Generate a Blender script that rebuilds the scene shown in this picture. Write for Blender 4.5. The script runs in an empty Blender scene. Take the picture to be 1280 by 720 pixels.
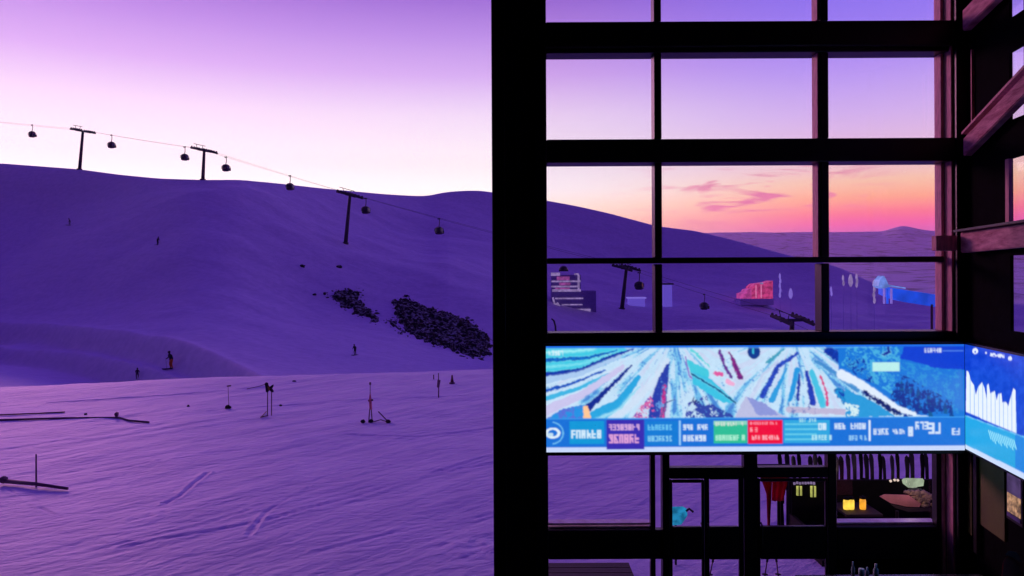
import bpy, bmesh, math, random
import numpy as np
from mathutils import Vector, Matrix
from mathutils import noise as mnoise
random.seed(7); rng = np.random.default_rng(7)
S = bpy.context.scene
COL = S.collection
F_PX = 924.0; HOR = 342.0; EYE = 5.0; DW = 11.0
R = math.radians

# ------------------------------------------------------------------ camera
cd = bpy.data.cameras.new('camera'); cam = bpy.data.objects.new('camera', cd); COL.objects.link(cam)
cd.sensor_width = 36.0; cd.lens = 36.0*F_PX/1280.0
cam.location = (0, 0, EYE)
cam.rotation_euler = (Matrix.Rotation(R(90), 3, 'X') @ Matrix.Rotation(R(-0.28), 3, 'Z')).to_euler()
cd.shift_y = -(360-HOR)/1280.0
cd.clip_start = 0.05; cd.clip_end = 120000
S.camera = cam

# ------------------------------------------------------------------ sky, sun, exposure
SUN_EL, SUN_AZ = R(8.5), R(-34)          # low afterglow behind the shoulder of the hill, left of centre
def lin(c):
    out = []
    for v in c[:3]:
        v = v/255.0
        out.append(v/12.92 if v <= 0.04045 else ((v+0.055)/1.055)**2.4)
    return (out[0], out[1], out[2], 1.0)
w = bpy.data.worlds.new('World'); S.world = w; w.use_nodes = True
nt = w.node_tree; N = nt.nodes; L = nt.links
for n in list(N): N.remove(n)
def nd(tree, t, **kw):
    n = tree.nodes.new(t)
    for k, v in kw.items(): setattr(n, k, v)
    return n
def mathn(tree, op, a, b=None, clamp=False):
    n = tree.nodes.new('ShaderNodeMath'); n.operation = op; n.use_clamp = clamp
    for i, v in enumerate((a, b)):
        if v is None: continue
        if isinstance(v, (int, float)): n.inputs[i].default_value = v
        else: tree.links.new(v, n.inputs[i])
    return n.outputs[0]
def mixc(tree, fac, a, b, mode='MIX'):
    n = tree.nodes.new('ShaderNodeMix'); n.data_type = 'RGBA'; n.blend_type = mode
    for i, v in ((0, fac), (6, a), (7, b)):
        if isinstance(v, (int, float)): n.inputs[i].default_value = v
        elif isinstance(v, tuple): n.inputs[i].default_value = v
        else: tree.links.new(v, n.inputs[i])
    return n.outputs[2]
def ramp(tree, fac, stops, interp='LINEAR'):
    n = tree.nodes.new('ShaderNodeValToRGB'); cr = n.color_ramp; cr.interpolation = interp
    while len(cr.elements) > 1: cr.elements.remove(cr.elements[-1])
    cr.elements[0].position = stops[0][0]; cr.elements[0].color = stops[0][1]
    for p, c in stops[1:]:
        e = cr.elements.new(p); e.color = c
    tree.links.new(fac, n.inputs[0]); return n.outputs[0]
tc = nd(nt, 'ShaderNodeTexCoord'); sep = nd(nt, 'ShaderNodeSeparateXYZ'); L.new(tc.outputs['Generated'], sep.inputs[0])
X_, Y_, Z_ = sep.outputs
def el(y): t = (HOR-y)/F_PX; return max(0.0, t/math.sqrt(1+t*t))
zc = mathn(nt, 'MAXIMUM', Z_, 0.0)
def stops(lst, tail): return [(el(y), lin(c)) for y, c in lst] + tail
top_l = [(0.45, lin((108, 70, 196))), (0.8, lin((70, 43, 168))), (1.0, lin((62, 36, 158)))]
left = ramp(nt, zc, stops([(342, (255, 200, 140)), (285, (255, 216, 150)), (258, (255, 240, 205)), (238, (255, 254, 240)), (222, (255, 254, 246)), (190, (253, 246, 248)), (145, (238, 222, 244)), (95, (206, 172, 235)), (45, (176, 138, 222)), (0, (146, 106, 205))], top_l))
right = ramp(nt, zc, stops([(342, (205, 110, 190)), (300, (225, 110, 175)), (288, (252, 100, 150)), (275, (255, 122, 118)), (258, (255, 172, 116)), (238, (255, 208, 160)), (208, (248, 214, 230)), (160, (218, 190, 244)), (110, (184, 158, 246)), (60, (152, 130, 243)), (0, (128, 110, 236))], top_l))
horiz = mathn(nt, 'ARCTAN2', X_, Y_)
fac = nd(nt, 'ShaderNodeMapRange', interpolation_type='SMOOTHSTEP'); L.new(horiz, fac.inputs[0])
fac.inputs[1].default_value = 0.02; fac.inputs[2].default_value = 0.46
skyc = mixc(nt, fac.outputs[0], left, right)
# thin sunset clouds in the right-hand part of the sky
mp = nd(nt, 'ShaderNodeMapping'); L.new(tc.outputs['Generated'], mp.inputs[0]); mp.inputs['Scale'].default_value = (4, 4, 22); mp.inputs['Rotation'].default_value = (0, R(4), 0)
cn = nd(nt, 'ShaderNodeTexNoise'); L.new(mp.outputs[0], cn.inputs['Vector']); cn.inputs['Scale'].default_value = 2.2; cn.inputs['Detail'].default_value = 6; cn.inputs['Distortion'].default_value = 1.6
cf = nd(nt, 'ShaderNodeMapRange'); L.new(cn.outputs[0], cf.inputs[0]); cf.inputs[1].default_value = 0.53; cf.inputs[2].default_value = 0.66
band = nd(nt, 'ShaderNodeMapRange', interpolation_type='SMOOTHSTEP'); L.new(zc, band.inputs[0]); band.inputs[1].default_value = el(292); band.inputs[2].default_value = el(265)
band2 = nd(nt, 'ShaderNodeMapRange', interpolation_type='SMOOTHSTEP'); L.new(zc, band2.inputs[0]); band2.inputs[1].default_value = el(195); band2.inputs[2].default_value = el(235)
azb = nd(nt, 'ShaderNodeMapRange', interpolation_type='SMOOTHSTEP'); L.new(horiz, azb.inputs[0]); azb.inputs[1].default_value = 0.12; azb.inputs[2].default_value = 0.3
cfac = mathn(nt, 'MULTIPLY', mathn(nt, 'MULTIPLY', cf.outputs[0], band.outputs[0]), mathn(nt, 'MULTIPLY', band2.outputs[0], azb.outputs[0]))
azb3 = nd(nt, 'ShaderNodeMapRange', interpolation_type='SMOOTHSTEP'); L.new(horiz, azb3.inputs[0]); azb3.inputs[1].default_value = 0.50; azb3.inputs[2].default_value = 0.38; cfac = mathn(nt, 'MULTIPLY', cfac, azb3.outputs[0])
skyc = mixc(nt, mathn(nt, 'MULTIPLY', cfac, 0.9), skyc, lin((226, 118, 150)))
# away from the afterglow the dome is deep violet
glow = nd(nt, 'ShaderNodeMapRange', interpolation_type='SMOOTHSTEP'); L.new(zc, glow.inputs[0]); glow.inputs[1].default_value = el(200); glow.inputs[2].default_value = el(290); glow.inputs[3].default_value = 1.0; glow.inputs[4].default_value = 1.55
gz_ = nd(nt, 'ShaderNodeVectorMath', operation='SCALE'); L.new(skyc, gz_.inputs[0]); L.new(glow.outputs[0], gz_.inputs['Scale']); skyc = gz_.outputs[0]
rear = nd(nt, 'ShaderNodeMapRange', interpolation_type='SMOOTHSTEP'); L.new(Y_, rear.inputs[0]); rear.inputs[1].default_value = 0.3; rear.inputs[2].default_value = -0.5
rx = nd(nt, 'ShaderNodeMapRange', interpolation_type='SMOOTHSTEP'); L.new(X_, rx.inputs[0]); rx.inputs[1].default_value = -0.6; rx.inputs[2].default_value = 0.8
rearc = mixc(nt, rx.outputs[0], (0.005, 0.0012, 0.026, 1), (0.040, 0.015, 0.160, 1))
skyc = mixc(nt, rear.outputs[0], skyc, rearc)
nis = nd(nt, 'ShaderNodeTexSky', sky_type='NISHITA'); nis.sun_disc = False; nis.sun_elevation = R(1.5); nis.sun_rotation = SUN_AZ
bg1 = nd(nt, 'ShaderNodeBackground'); L.new(skyc, bg1.inputs[0]); bg1.inputs[1].default_value = 1.14
bg2 = nd(nt, 'ShaderNodeBackground'); L.new(nis.outputs[0], bg2.inputs[0]); bg2.inputs[1].default_value = 0.004
add = nd(nt, 'ShaderNodeAddShader'); L.new(bg1.outputs[0], add.inputs[0]); L.new(bg2.outputs[0], add.inputs[1])
wo = nd(nt, 'ShaderNodeOutputWorld'); L.new(add.outputs[0], wo.inputs[0])
sl = bpy.data.lights.new('sun', 'SUN'); sl.energy = 2.0; sl.angle = R(16); sl.color = (1.0, 0.36, 0.62)
so = bpy.data.objects.new('sun', sl); COL.objects.link(so)
sdir = Vector((math.sin(SUN_AZ)*math.cos(SUN_EL), math.cos(SUN_AZ)*math.cos(SUN_EL), math.sin(SUN_EL)))
so.rotation_euler = sdir.to_track_quat('Z', 'Y').to_euler(); so.location = sdir*300
vs = S.view_settings; vs.view_transform = 'Standard'; vs.look = 'None'; vs.exposure = 0; vs.gamma = 1; vs.use_curve_mapping = False
S.render.engine = 'CYCLES'
S.cycles.transparent_max_bounces = 16; S.cycles.volume_bounces = 0; S.cycles.max_bounces = 6

# ------------------------------------------------------------------ helpers
def tag(o, label=None, cat=None, group=None, kind=None):
    for k, v in (('label', label), ('category', cat), ('group', group), ('kind', kind)):
        if v: o[k] = v
    return o
def empty(name, loc, label, cat, group=None):
    o = bpy.data.objects.new(name, None); COL.objects.link(o); o.location = loc; o.empty_display_size = 0.2
    return tag(o, label, cat, group)
def obj(name, bm, mat, parent=None, smooth=False, world=True):
    """geometry is given in world space; children keep it by an inverse offset to the parent's base"""
    me = bpy.data.meshes.new(name)
    if parent is not None and world: bmesh.ops.translate(bm, vec=-pworld(parent), verts=bm.verts)
    bmesh.ops.recalc_face_normals(bm, faces=bm.faces)
    bm.to_mesh(me); bm.free()
    for m in (mat if isinstance(mat, (list, tuple)) else [mat]): me.materials.append(m)
    if smooth:
        for p in me.polygons: p.use_smooth = True
    o = bpy.data.objects.new(name, me); COL.objects.link(o)
    if parent is not None: o.parent = parent
    return o
def pworld(o):
    v = Vector((0, 0, 0))
    while o is not None: v += o.location; o = o.parent
    return v
def bx(bm, a, b, mi=0):
    x0, y0, z0 = a; x1, y1, z1 = b
    return prism(bm, [(x0, y0, z0), (x1, y0, z0), (x1, y1, z0), (x0, y1, z0)], [(x0, y0, z1), (x1, y0, z1), (x1, y1, z1), (x0, y1, z1)], mi)
def prism(bm, lo, hi, mi=0):
    n = len(lo); vl = [bm.verts.new(p) for p in lo]; vh = [bm.verts.new(p) for p in hi]
    fs = [bm.faces.new(vl[::-1]), bm.faces.new(vh)]
    for i in range(n): fs.append(bm.faces.new((vl[i], vl[(i+1) % n], vh[(i+1) % n], vh[i])))
    for f in fs: f.material_index = mi
    return fs
def tube(bm, pts, r, seg=8, mi=0, cap=True):
    pts = [Vector(p) for p in pts]; rs = r if isinstance(r, (list, tuple)) else [r]*len(pts)
    rings = []
    for i, p in enumerate(pts):
        d = (pts[min(i+1, len(pts)-1)] - pts[max(i-1, 0)]).normalized()
        up = Vector((0, 0, 1)) if abs(d.z) < 0.95 else Vector((1, 0, 0))
        s = d.cross(up).normalized(); t = s.cross(d)
        rings.append([bm.verts.new(p + (s*math.cos(2*math.pi*k/seg) + t*math.sin(2*math.pi*k/seg))*rs[i]) for k in range(seg)])
    for a, b in zip(rings, rings[1:]):
        for k in range(seg):
            f = bm.faces.new((a[k], a[(k+1) % seg], b[(k+1) % seg], b[k])); f.material_index = mi
    if cap:
        bm.faces.new(rings[0][::-1]).material_index = mi; bm.faces.new(rings[-1]).material_index = mi
def lathe(bm, c, prof, seg=16, mi=0):
    rings = [[bm.verts.new((c[0]+r*math.cos(2*math.pi*k/seg), c[1]+r*math.sin(2*math.pi*k/seg), c[2]+z)) for k in range(seg)] for r, z in prof]
    for a, b in zip(rings, rings[1:]):
        for k in range(seg): bm.faces.new((a[k], a[(k+1) % seg], b[(k+1) % seg], b[k])).material_index = mi
    bm.faces.new(rings[0][::-1]); bm.faces.new(rings[-1])
def blob(bm, c, s, jag=0.35, sub=2, seed=0, mi=0):
    r = bmesh.ops.create_icosphere(bm, subdivisions=sub, radius=1.0)
    off = Vector((seed*3.1, seed*1.7, seed*0.9))
    for v in r['verts']:
        n = mnoise.noise(v.co*1.7+off)*jag + mnoise.noise(v.co*4.1+off)*jag*0.5
        v.co = Vector((v.co.x*s[0], v.co.y*s[1], v.co.z*s[2]))*(1+n) + Vector(c)
    for f in {f for v in r['verts'] for f in v.link_faces}: f.material_index = mi
def P(px, py, d): return Vector(((px-640)/F_PX*d, d, EYE+(HOR-py)/F_PX*d))
def copy_tree(o, parent=None):
    c = o.copy(); COL.objects.link(c)
    if parent is not None: c.parent = parent
    for ch in list(o.children): copy_tree(ch, c)
    return c

# ------------------------------------------------------------------ materials
def mat(name, base, rough=0.6, metal=0.0, spec=0.5, noise_amt=0.25, nscale=6.0, bump=0.15, bscale=30.0, stretch=(1, 1, 1), col2=None):
    m = bpy.data.materials.new(name); m.use_nodes = True; t = m.node_tree; b = t.nodes['Principled BSDF']
    b.inputs['Roughness'].default_value = rough; b.inputs['Metallic'].default_value = metal; b.inputs['Specular IOR Level'].default_value = spec
    tcn = nd(t, 'ShaderNodeTexCoord'); mpn = nd(t, 'ShaderNodeMapping'); t.links.new(tcn.outputs['Object'], mpn.inputs[0]); mpn.inputs['Scale'].default_value = stretch
    nz = nd(t, 'ShaderNodeTexNoise'); t.links.new(mpn.outputs[0], nz.inputs['Vector']); nz.inputs['Scale'].default_value = nscale; nz.inputs['Detail'].default_value = 5
    c2 = col2 or tuple(v*(1-noise_amt) for v in base)
    c1 = base if col2 else tuple(min(1, v*(1+noise_amt)) for v in base)
    col = ramp(t, nz.outputs[0], [(0.3, (*c2, 1)), (0.7, (*c1, 1))]); t.links.new(col, b.inputs['Base Color'])
    if bump:
        nb = nd(t, 'ShaderNodeTexNoise'); t.links.new(mpn.outputs[0], nb.inputs['Vector']); nb.inputs['Scale'].default_value = bscale; nb.inputs['Detail'].default_value = 4
        bp = nd(t, 'ShaderNodeBump'); bp.inputs['Strength'].default_value = bump; bp.inputs['Distance'].default_value = 0.02
        t.links.new(nb.outputs[0], bp.inputs['Height']); t.links.new(bp.outputs[0], b.inputs['Normal'])
    return m
def emat(name, col, strength=1.0, body=(0.1, 0.1, 0.1), nscale=4.0, var=0.3):
    m = mat(name, body, 0.5, bump=0); t = m.node_tree; b = t.nodes['Principled BSDF']
    nz = nd(t, 'ShaderNodeTexNoise'); nz.inputs['Scale'].default_value = nscale
    tcn = nd(t, 'ShaderNodeTexCoord'); t.links.new(tcn.outputs['Object'], nz.inputs['Vector'])
    c = ramp(t, nz.outputs[0], [(0.35, tuple(v*(1-var) for v in col[:3])+(1,)), (0.65, tuple(col[:3])+(1,))])
    t.links.new(c, b.inputs['Emission Color']); b.inputs['Emission Strength'].default_value = strength
    return m
M_frame = mat('blackened_steel', (0.013, 0.012, 0.015), 0.38, spec=0.35, nscale=3, bump=0.1)
M_int = mat('dark_interior_paint', (0.004, 0.0036, 0.005), 0.9, spec=0.03)
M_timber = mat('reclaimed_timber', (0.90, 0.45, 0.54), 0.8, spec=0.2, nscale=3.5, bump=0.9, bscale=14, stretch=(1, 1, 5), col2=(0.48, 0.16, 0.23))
M_lit_trim = mat('pink_lit_trim', (0.75, 0.34, 0.40), 0.6, spec=0.3, bump=0.3, stretch=(6, 6, 1))  # pink light on side faces and timber edges, put into the colour
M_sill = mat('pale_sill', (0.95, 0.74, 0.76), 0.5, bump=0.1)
M_olive = mat('olive_plaster', (0.12, 0.125, 0.015), 0.7, nscale=1.5, bump=0.1)
M_floor = mat('polished_dark_floor', (0.015, 0.014, 0.017), 0.18, spec=0.4, bump=0.03)
M_steel = mat('galvanised_steel', (0.05, 0.045, 0.05), 0.6, metal=0.2, nscale=2, bump=0)
M_cab = mat('gondola_shell', (0.025, 0.02, 0.03), 0.35, bump=0)
M_cabglass = mat('gondola_glass', (0.05, 0.04, 0.07), 0.08, bump=0)
M_darkcloth = mat('dark_cloth', (0.02, 0.016, 0.03), 0.9)
M_orange = mat('orange_cloth', (0.9, 0.20, 0.02), 0.8)
M_skin = mat('skin', (0.45, 0.26, 0.2), 0.6)
M_wood = mat('dark_wood', (0.05, 0.028, 0.022), 0.7, bump=0.4, stretch=(1, 8, 8))
M_pole = mat('weathered_pole', (0.18, 0.09, 0.14), 0.7)
M_pinkpole = mat('pink_plastic_pole', (0.75, 0.2, 0.22), 0.5)
M_yellow = mat('ochre_webbing', (0.30, 0.19, 0.03), 0.8)
M_red = mat('red_fabric', (0.55, 0.01, 0.045), 0.75, nscale=2, bump=0.3)
M_teal = emat('turquoise_glow_print', lin((40, 160, 205)), 0.8, body=(.03, .4, .6), nscale=9.0, var=.6)  # print glows by itself to brighten the poorly lit board
M_ice = mat('icicle_ice', (0.55, 0.5, 0.75), 0.12, spec=0.7, bump=0.2, bscale=9)
M_white = mat('white_ceramic', (0.8, 0.78, 0.8), 0.3, bump=0)
M_kiosk = mat('kiosk_tarred_boards', (0.010, 0.009, 0.010), 0.85, spec=0.15, bump=0.4)
M_pinkcl = mat('dusty_pink_cloth', (0.72, 0.26, 0.28), 0.8, nscale=3)
M_goods = mat('mixed_baked_goods', (0.85, 0.55, 0.36), 0.7, nscale=9, bump=0.5, col2=(0.12, 0.08, 0.09))
M_led_case = mat('display_housing', (0.012, 0.012, 0.014), 0.5, bump=0)
M_wglow = emat('pale_glow', lin((196, 168, 236)), 0.55, var=0.5, nscale=1.2)  # this and the next four: glow colours for the stand-ins on the slope
M_pglow = emat('pink_glow', lin((196, 96, 190)), 0.55, var=0.5, nscale=1.2)
M_rglow = emat('rose_glow', lin((232, 74, 142)), 0.8, var=0.6, nscale=0.8)
M_bglow = emat('blue_glow', lin((22, 84, 236)), 1.0, var=0.4, nscale=0.25)
M_bglow2 = emat('pale_blue_glow', lin((120, 160, 250)), 0.9, var=0.5, nscale=0.6)
M_ylamp = emat('lantern_glow', lin((255, 214, 70)), 1.4, var=0.35, nscale=9)
M_olamp = emat('amber_glow', lin((250, 170, 40)), 1.3, var=0.35, nscale=9)
M_gsign = emat('pale_green_lightbox', lin((178, 200, 160)), 0.9, var=0.35, nscale=6)
M_ylwin = emat('lit_yellow_window', lin((215, 222, 110)), 1.0, var=0.5, nscale=7)

def glass_mat():
    m = bpy.data.materials.new('window_glass'); m.use_nodes = True; t = m.node_tree
    for n in list(t.nodes): t.nodes.remove(n)
    tr = nd(t, 'ShaderNodeBsdfTransparent'); tr.inputs[0].default_value = (0.985, 0.96, 1.0, 1)
    gl = nd(t, 'ShaderNodeBsdfGlossy'); gl.inputs['Roughness'].default_value = 0.02
    ge = nd(t, 'ShaderNodeNewGeometry'); dt = nd(t, 'ShaderNodeVectorMath', operation='DOT_PRODUCT'); t.links.new(ge.outputs['Incoming'], dt.inputs[0]); t.links.new(ge.outputs['Normal'], dt.inputs[1])
    c_ = mathn(t, 'ABSOLUTE', dt.outputs['Value']); k_ = mathn(t, 'POWER', mathn(t, 'SUBTRACT', 1.0, c_), 5.0); fr_ = mathn(t, 'ADD', mathn(t, 'MULTIPLY', k_, 0.96), 0.035)
    nz = nd(t, 'ShaderNodeTexNoise'); nz.inputs['Scale'].default_value = 0.8
    bp = nd(t, 'ShaderNodeBump'); bp.inputs['Strength'].default_value = 0.02; t.links.new(nz.outputs[0], bp.inputs['Height']); t.links.new(bp.outputs[0], gl.inputs['Normal'])
    mx = nd(t, 'ShaderNodeMixShader'); t.links.new(fr_, mx.inputs[0]); t.links.new(tr.outputs[0], mx.inputs[1]); t.links.new(gl.outputs[0], mx.inputs[2])
    o = nd(t, 'ShaderNodeOutputMaterial'); t.links.new(mx.outputs[0], o.inputs[0]); return m
M_glass = glass_mat()

def snow_mat():
    m = bpy.data.materials.new('snow'); m.use_nodes = True; t = m.node_tree; b = t.nodes['Principled BSDF']
    b.inputs['Roughness'].default_value = 0.65; b.inputs['Specular IOR Level'].default_value = 0.35
    ge = nd(t, 'ShaderNodeNewGeometry'); sp = nd(t, 'ShaderNodeSeparateXYZ'); t.links.new(ge.outputs['Position'], sp.inputs[0])
    # groomed / wind-packed streaks running at about 52 degrees across the piste
    def streak(scale, sx, detail=5, rot=-52, dist=0.0):
        mp = nd(t, 'ShaderNodeMapping'); mp.vector_type = 'TEXTURE'
        mp.inputs['Rotation'].default_value = (0, 0, R(-rot)); mp.inputs['Scale'].default_value = (sx, 1, 1)
        t.links.new(ge.outputs['Position'], mp.inputs[0])
        n = nd(t, 'ShaderNodeTexNoise'); t.links.new(mp.outputs[0], n.inputs['Vector']); n.inputs['Scale'].default_value = scale; n.inputs['Detail'].default_value = detail; n.inputs['Distortion'].default_value = dist
        return n.outputs[0]
    h = mathn(t, 'MULTIPLY', streak(1.1, 8, 4, -52, .3), 0.085)
    h = mathn(t, 'ADD', h, mathn(t, 'MULTIPLY', streak(3.2, 11, 5, -50, .2), 0.055))
    h = mathn(t, 'ADD', h, mathn(t, 'MULTIPLY', streak(2.4, 4, 5, -15, 0.9), 0.05))
    h = mathn(t, 'ADD', h, mathn(t, 'MULTIPLY', streak(6.0, 1.5, 7, -30, 0.6), 0.06))
    bp = nd(t, 'ShaderNodeBump'); bp.inputs['Strength'].default_value = 0.55; bp.inputs['Distance'].default_value = 1.0
    # detail is only near; the distant slope is smoother
    nearf = nd(t, 'ShaderNodeMapRange'); t.links.new(sp.outputs[1], nearf.inputs[0]); nearf.inputs[1].default_value = 38; nearf.inputs[2].default_value = 75; nearf.inputs[3].default_value = 1; nearf.inputs[4].default_value = 0.0
    hill = mathn(t, 'MULTIPLY', streak(0.12, 4, 6, 25, 0.3), 1.1)
    fadef = nd(t, 'ShaderNodeMapRange'); t.links.new(sp.outputs[1], fadef.inputs[0]); fadef.inputs[1].default_value = 300; fadef.inputs[2].default_value = 600; fadef.inputs[3].default_value = 1.0; fadef.inputs[4].default_value = 0.0
    hh = mathn(t, 'ADD', mathn(t, 'MULTIPLY', h, nearf.outputs[0]), mathn(t, 'MULTIPLY', mathn(t, 'MULTIPLY', hill, fadef.outputs[0]), mathn(t, 'SUBTRACT', 1.0, nearf.outputs[0])))
    t.links.new(hh, bp.inputs['Height']); t.links.new(bp.outputs[0], b.inputs['Normal'])
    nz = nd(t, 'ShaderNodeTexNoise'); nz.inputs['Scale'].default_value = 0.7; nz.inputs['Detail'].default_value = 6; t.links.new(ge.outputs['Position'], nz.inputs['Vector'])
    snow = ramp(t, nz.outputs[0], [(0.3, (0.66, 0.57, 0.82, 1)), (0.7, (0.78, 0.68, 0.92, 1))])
    # far valley: forest and bare ground between snowfields
    mp = nd(t, 'ShaderNodeMapping'); mp.inputs['Scale'].default_value = (0.0030, 0.0016, 0.0030); t.links.new(ge.outputs['Position'], mp.inputs[0])
    nf = nd(t, 'ShaderNodeTexNoise'); nf.inputs['Scale'].default_value = 1.0; nf.inputs['Detail'].default_value = 7; nf.inputs['Distortion'].default_value = 0.8; t.links.new(mp.outputs[0], nf.inputs['Vector'])
    forest = nd(t, 'ShaderNodeMapRange'); t.links.new(nf.outputs[0], forest.inputs[0]); forest.inputs[1].default_value = 0.50; forest.inputs[2].default_value = 0.66
    farf = nd(t, 'ShaderNodeMapRange'); t.links.new(sp.outputs[1], farf.inputs[0]); farf.inputs[1].default_value = 700; farf.inputs[2].default_value = 1300
    ff = mathn(t, 'MULTIPLY', forest.outputs[0], farf.outputs[0])
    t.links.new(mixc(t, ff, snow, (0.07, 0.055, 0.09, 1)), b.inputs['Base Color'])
    return m
M_snow = snow_mat()

# ------------------------------------------------------------------ terrain
def vnoise(x, y, seed=0):
    xi = np.floor(x).astype(np.int64); yi = np.floor(y).astype(np.int64); xf = x-xi; yf = y-yi
    def hsh(a, b):
        n = (a*374761393 + b*668265263 + seed*1274126177) & 0x7fffffff
        n = ((n ^ (n >> 13))*1274126177) & 0x7fffffff
        return ((n ^ (n >> 16)) & 0xffff)/65535.0
    u = xf*xf*(3-2*xf); v = yf*yf*(3-2*yf)
    a = hsh(xi, yi); b = hsh(xi+1, yi); c = hsh(xi, yi+1); d = hsh(xi+1, yi+1)
    return (a*(1-u)+b*u)*(1-v) + (c*(1-u)+d*u)*v - 0.5
def fbm(x, y, seed=0, oct=4):
    s = 0; a = 1.0; f = 1.0
    for i in range(oct): s = s + a*vnoise(x*f, y*f, seed+i); a *= 0.5; f *= 2.03
    return s
def sstep(x, a, b):
    t = np.clip((x-a)/(b-a), 0, 1); return t*t*(3-2*t)
SKX = [-400, 0, 50, 100, 150, 200, 255, 300, 350, 400, 450, 480, 510, 533, 556, 575, 600, 683, 720, 760, 822, 870, 910, 940, 960, 990, 1036, 1060, 1090, 1130, 1180, 1300, 1700]
SKY = [190, 200, 204, 208, 215, 220, 222, 222, 227, 233, 238, 241, 243, 244, 239, 237.5, 237, 250, 257, 266, 283, 289, 299, 307, 313, 321, 331, 340, 355, 365, 371, 385, 410]
DSX = [-400, 0, 100, 255, 430, 560, 782, 1000, 1180, 1700]
DSY = [300, 285, 276, 240, 290, 330, 320, 290, 250, 230]
CRX = [-400, 0, 100, 260, 400, 620, 900, 1700]
CRY = [500, 490, 484, 475, 473, 466, 470, 480]
L1 = ([-400, 0, 60, 130, 200, 258, 300], [352, 392, 404, 421, 441, 456, 470])
L2 = ([-100, 60, 110, 160, 230, 290, 330, 380], [330, 374, 394, 408, 428, 455, 474, 500])
L3 = ([100, 320, 420, 470, 560, 620, 760, 900], [200, 285, 322, 340, 374, 398, 430, 450])
TRACKS = [([(150, 682), (330, 650), (470, 612), (620, 568)], .10, .035), ([(0, 560), (90, 546), (210, 533)], .09, .03), ([(0, 712), (110, 686), (250, 655), (330, 630)], .10, .03), ([(205, 628), (225, 618), (240, 604), (258, 590)], .08, .05),
          ([(60, 500), (200, 492), (330, 482)], .16, .05), ([(330, 706), (480, 668), (625, 640)], .09, .025), ([(430, 542), (520, 546), (625, 534)], .12, .04), ([(120, 588), (240, 566), (330, 560)], .09, .03), ([(0, 585), (60, 578), (150, 556)], .09, .03),
          ([(10, 610), (40, 628), (75, 644)], .05, .03), ([(260, 512), (420, 500), (600, 494)], .14, .04), ([(380, 610), (330, 640), (310, 668)], .07, .03), ([(480, 580), (560, 590), (640, 575)], .08, .03), ([(160, 650), (230, 634), (330, 622), (450, 590)], .08, .025)]
def smooth_table(xs, ys, sig):
    g = np.arange(-700, 2000, 2.0); v = np.interp(g, xs, ys); k = np.exp(-0.5*(np.arange(-60, 61)*2.0/sig)**2); k /= k.sum()
    return g, np.convolve(np.pad(v, 60, 'edge'), k, 'valid')
SKX, SKY = smooth_table(SKX, SKY, 7); DSX, DSY = smooth_table(DSX, DSY, 38); CRX, CRY = smooth_table(CRX, CRY, 30)
L1 = smooth_table(*L1, 14); L2 = smooth_table(*L2, 14); L3 = smooth_table(*L3, 30)
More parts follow.
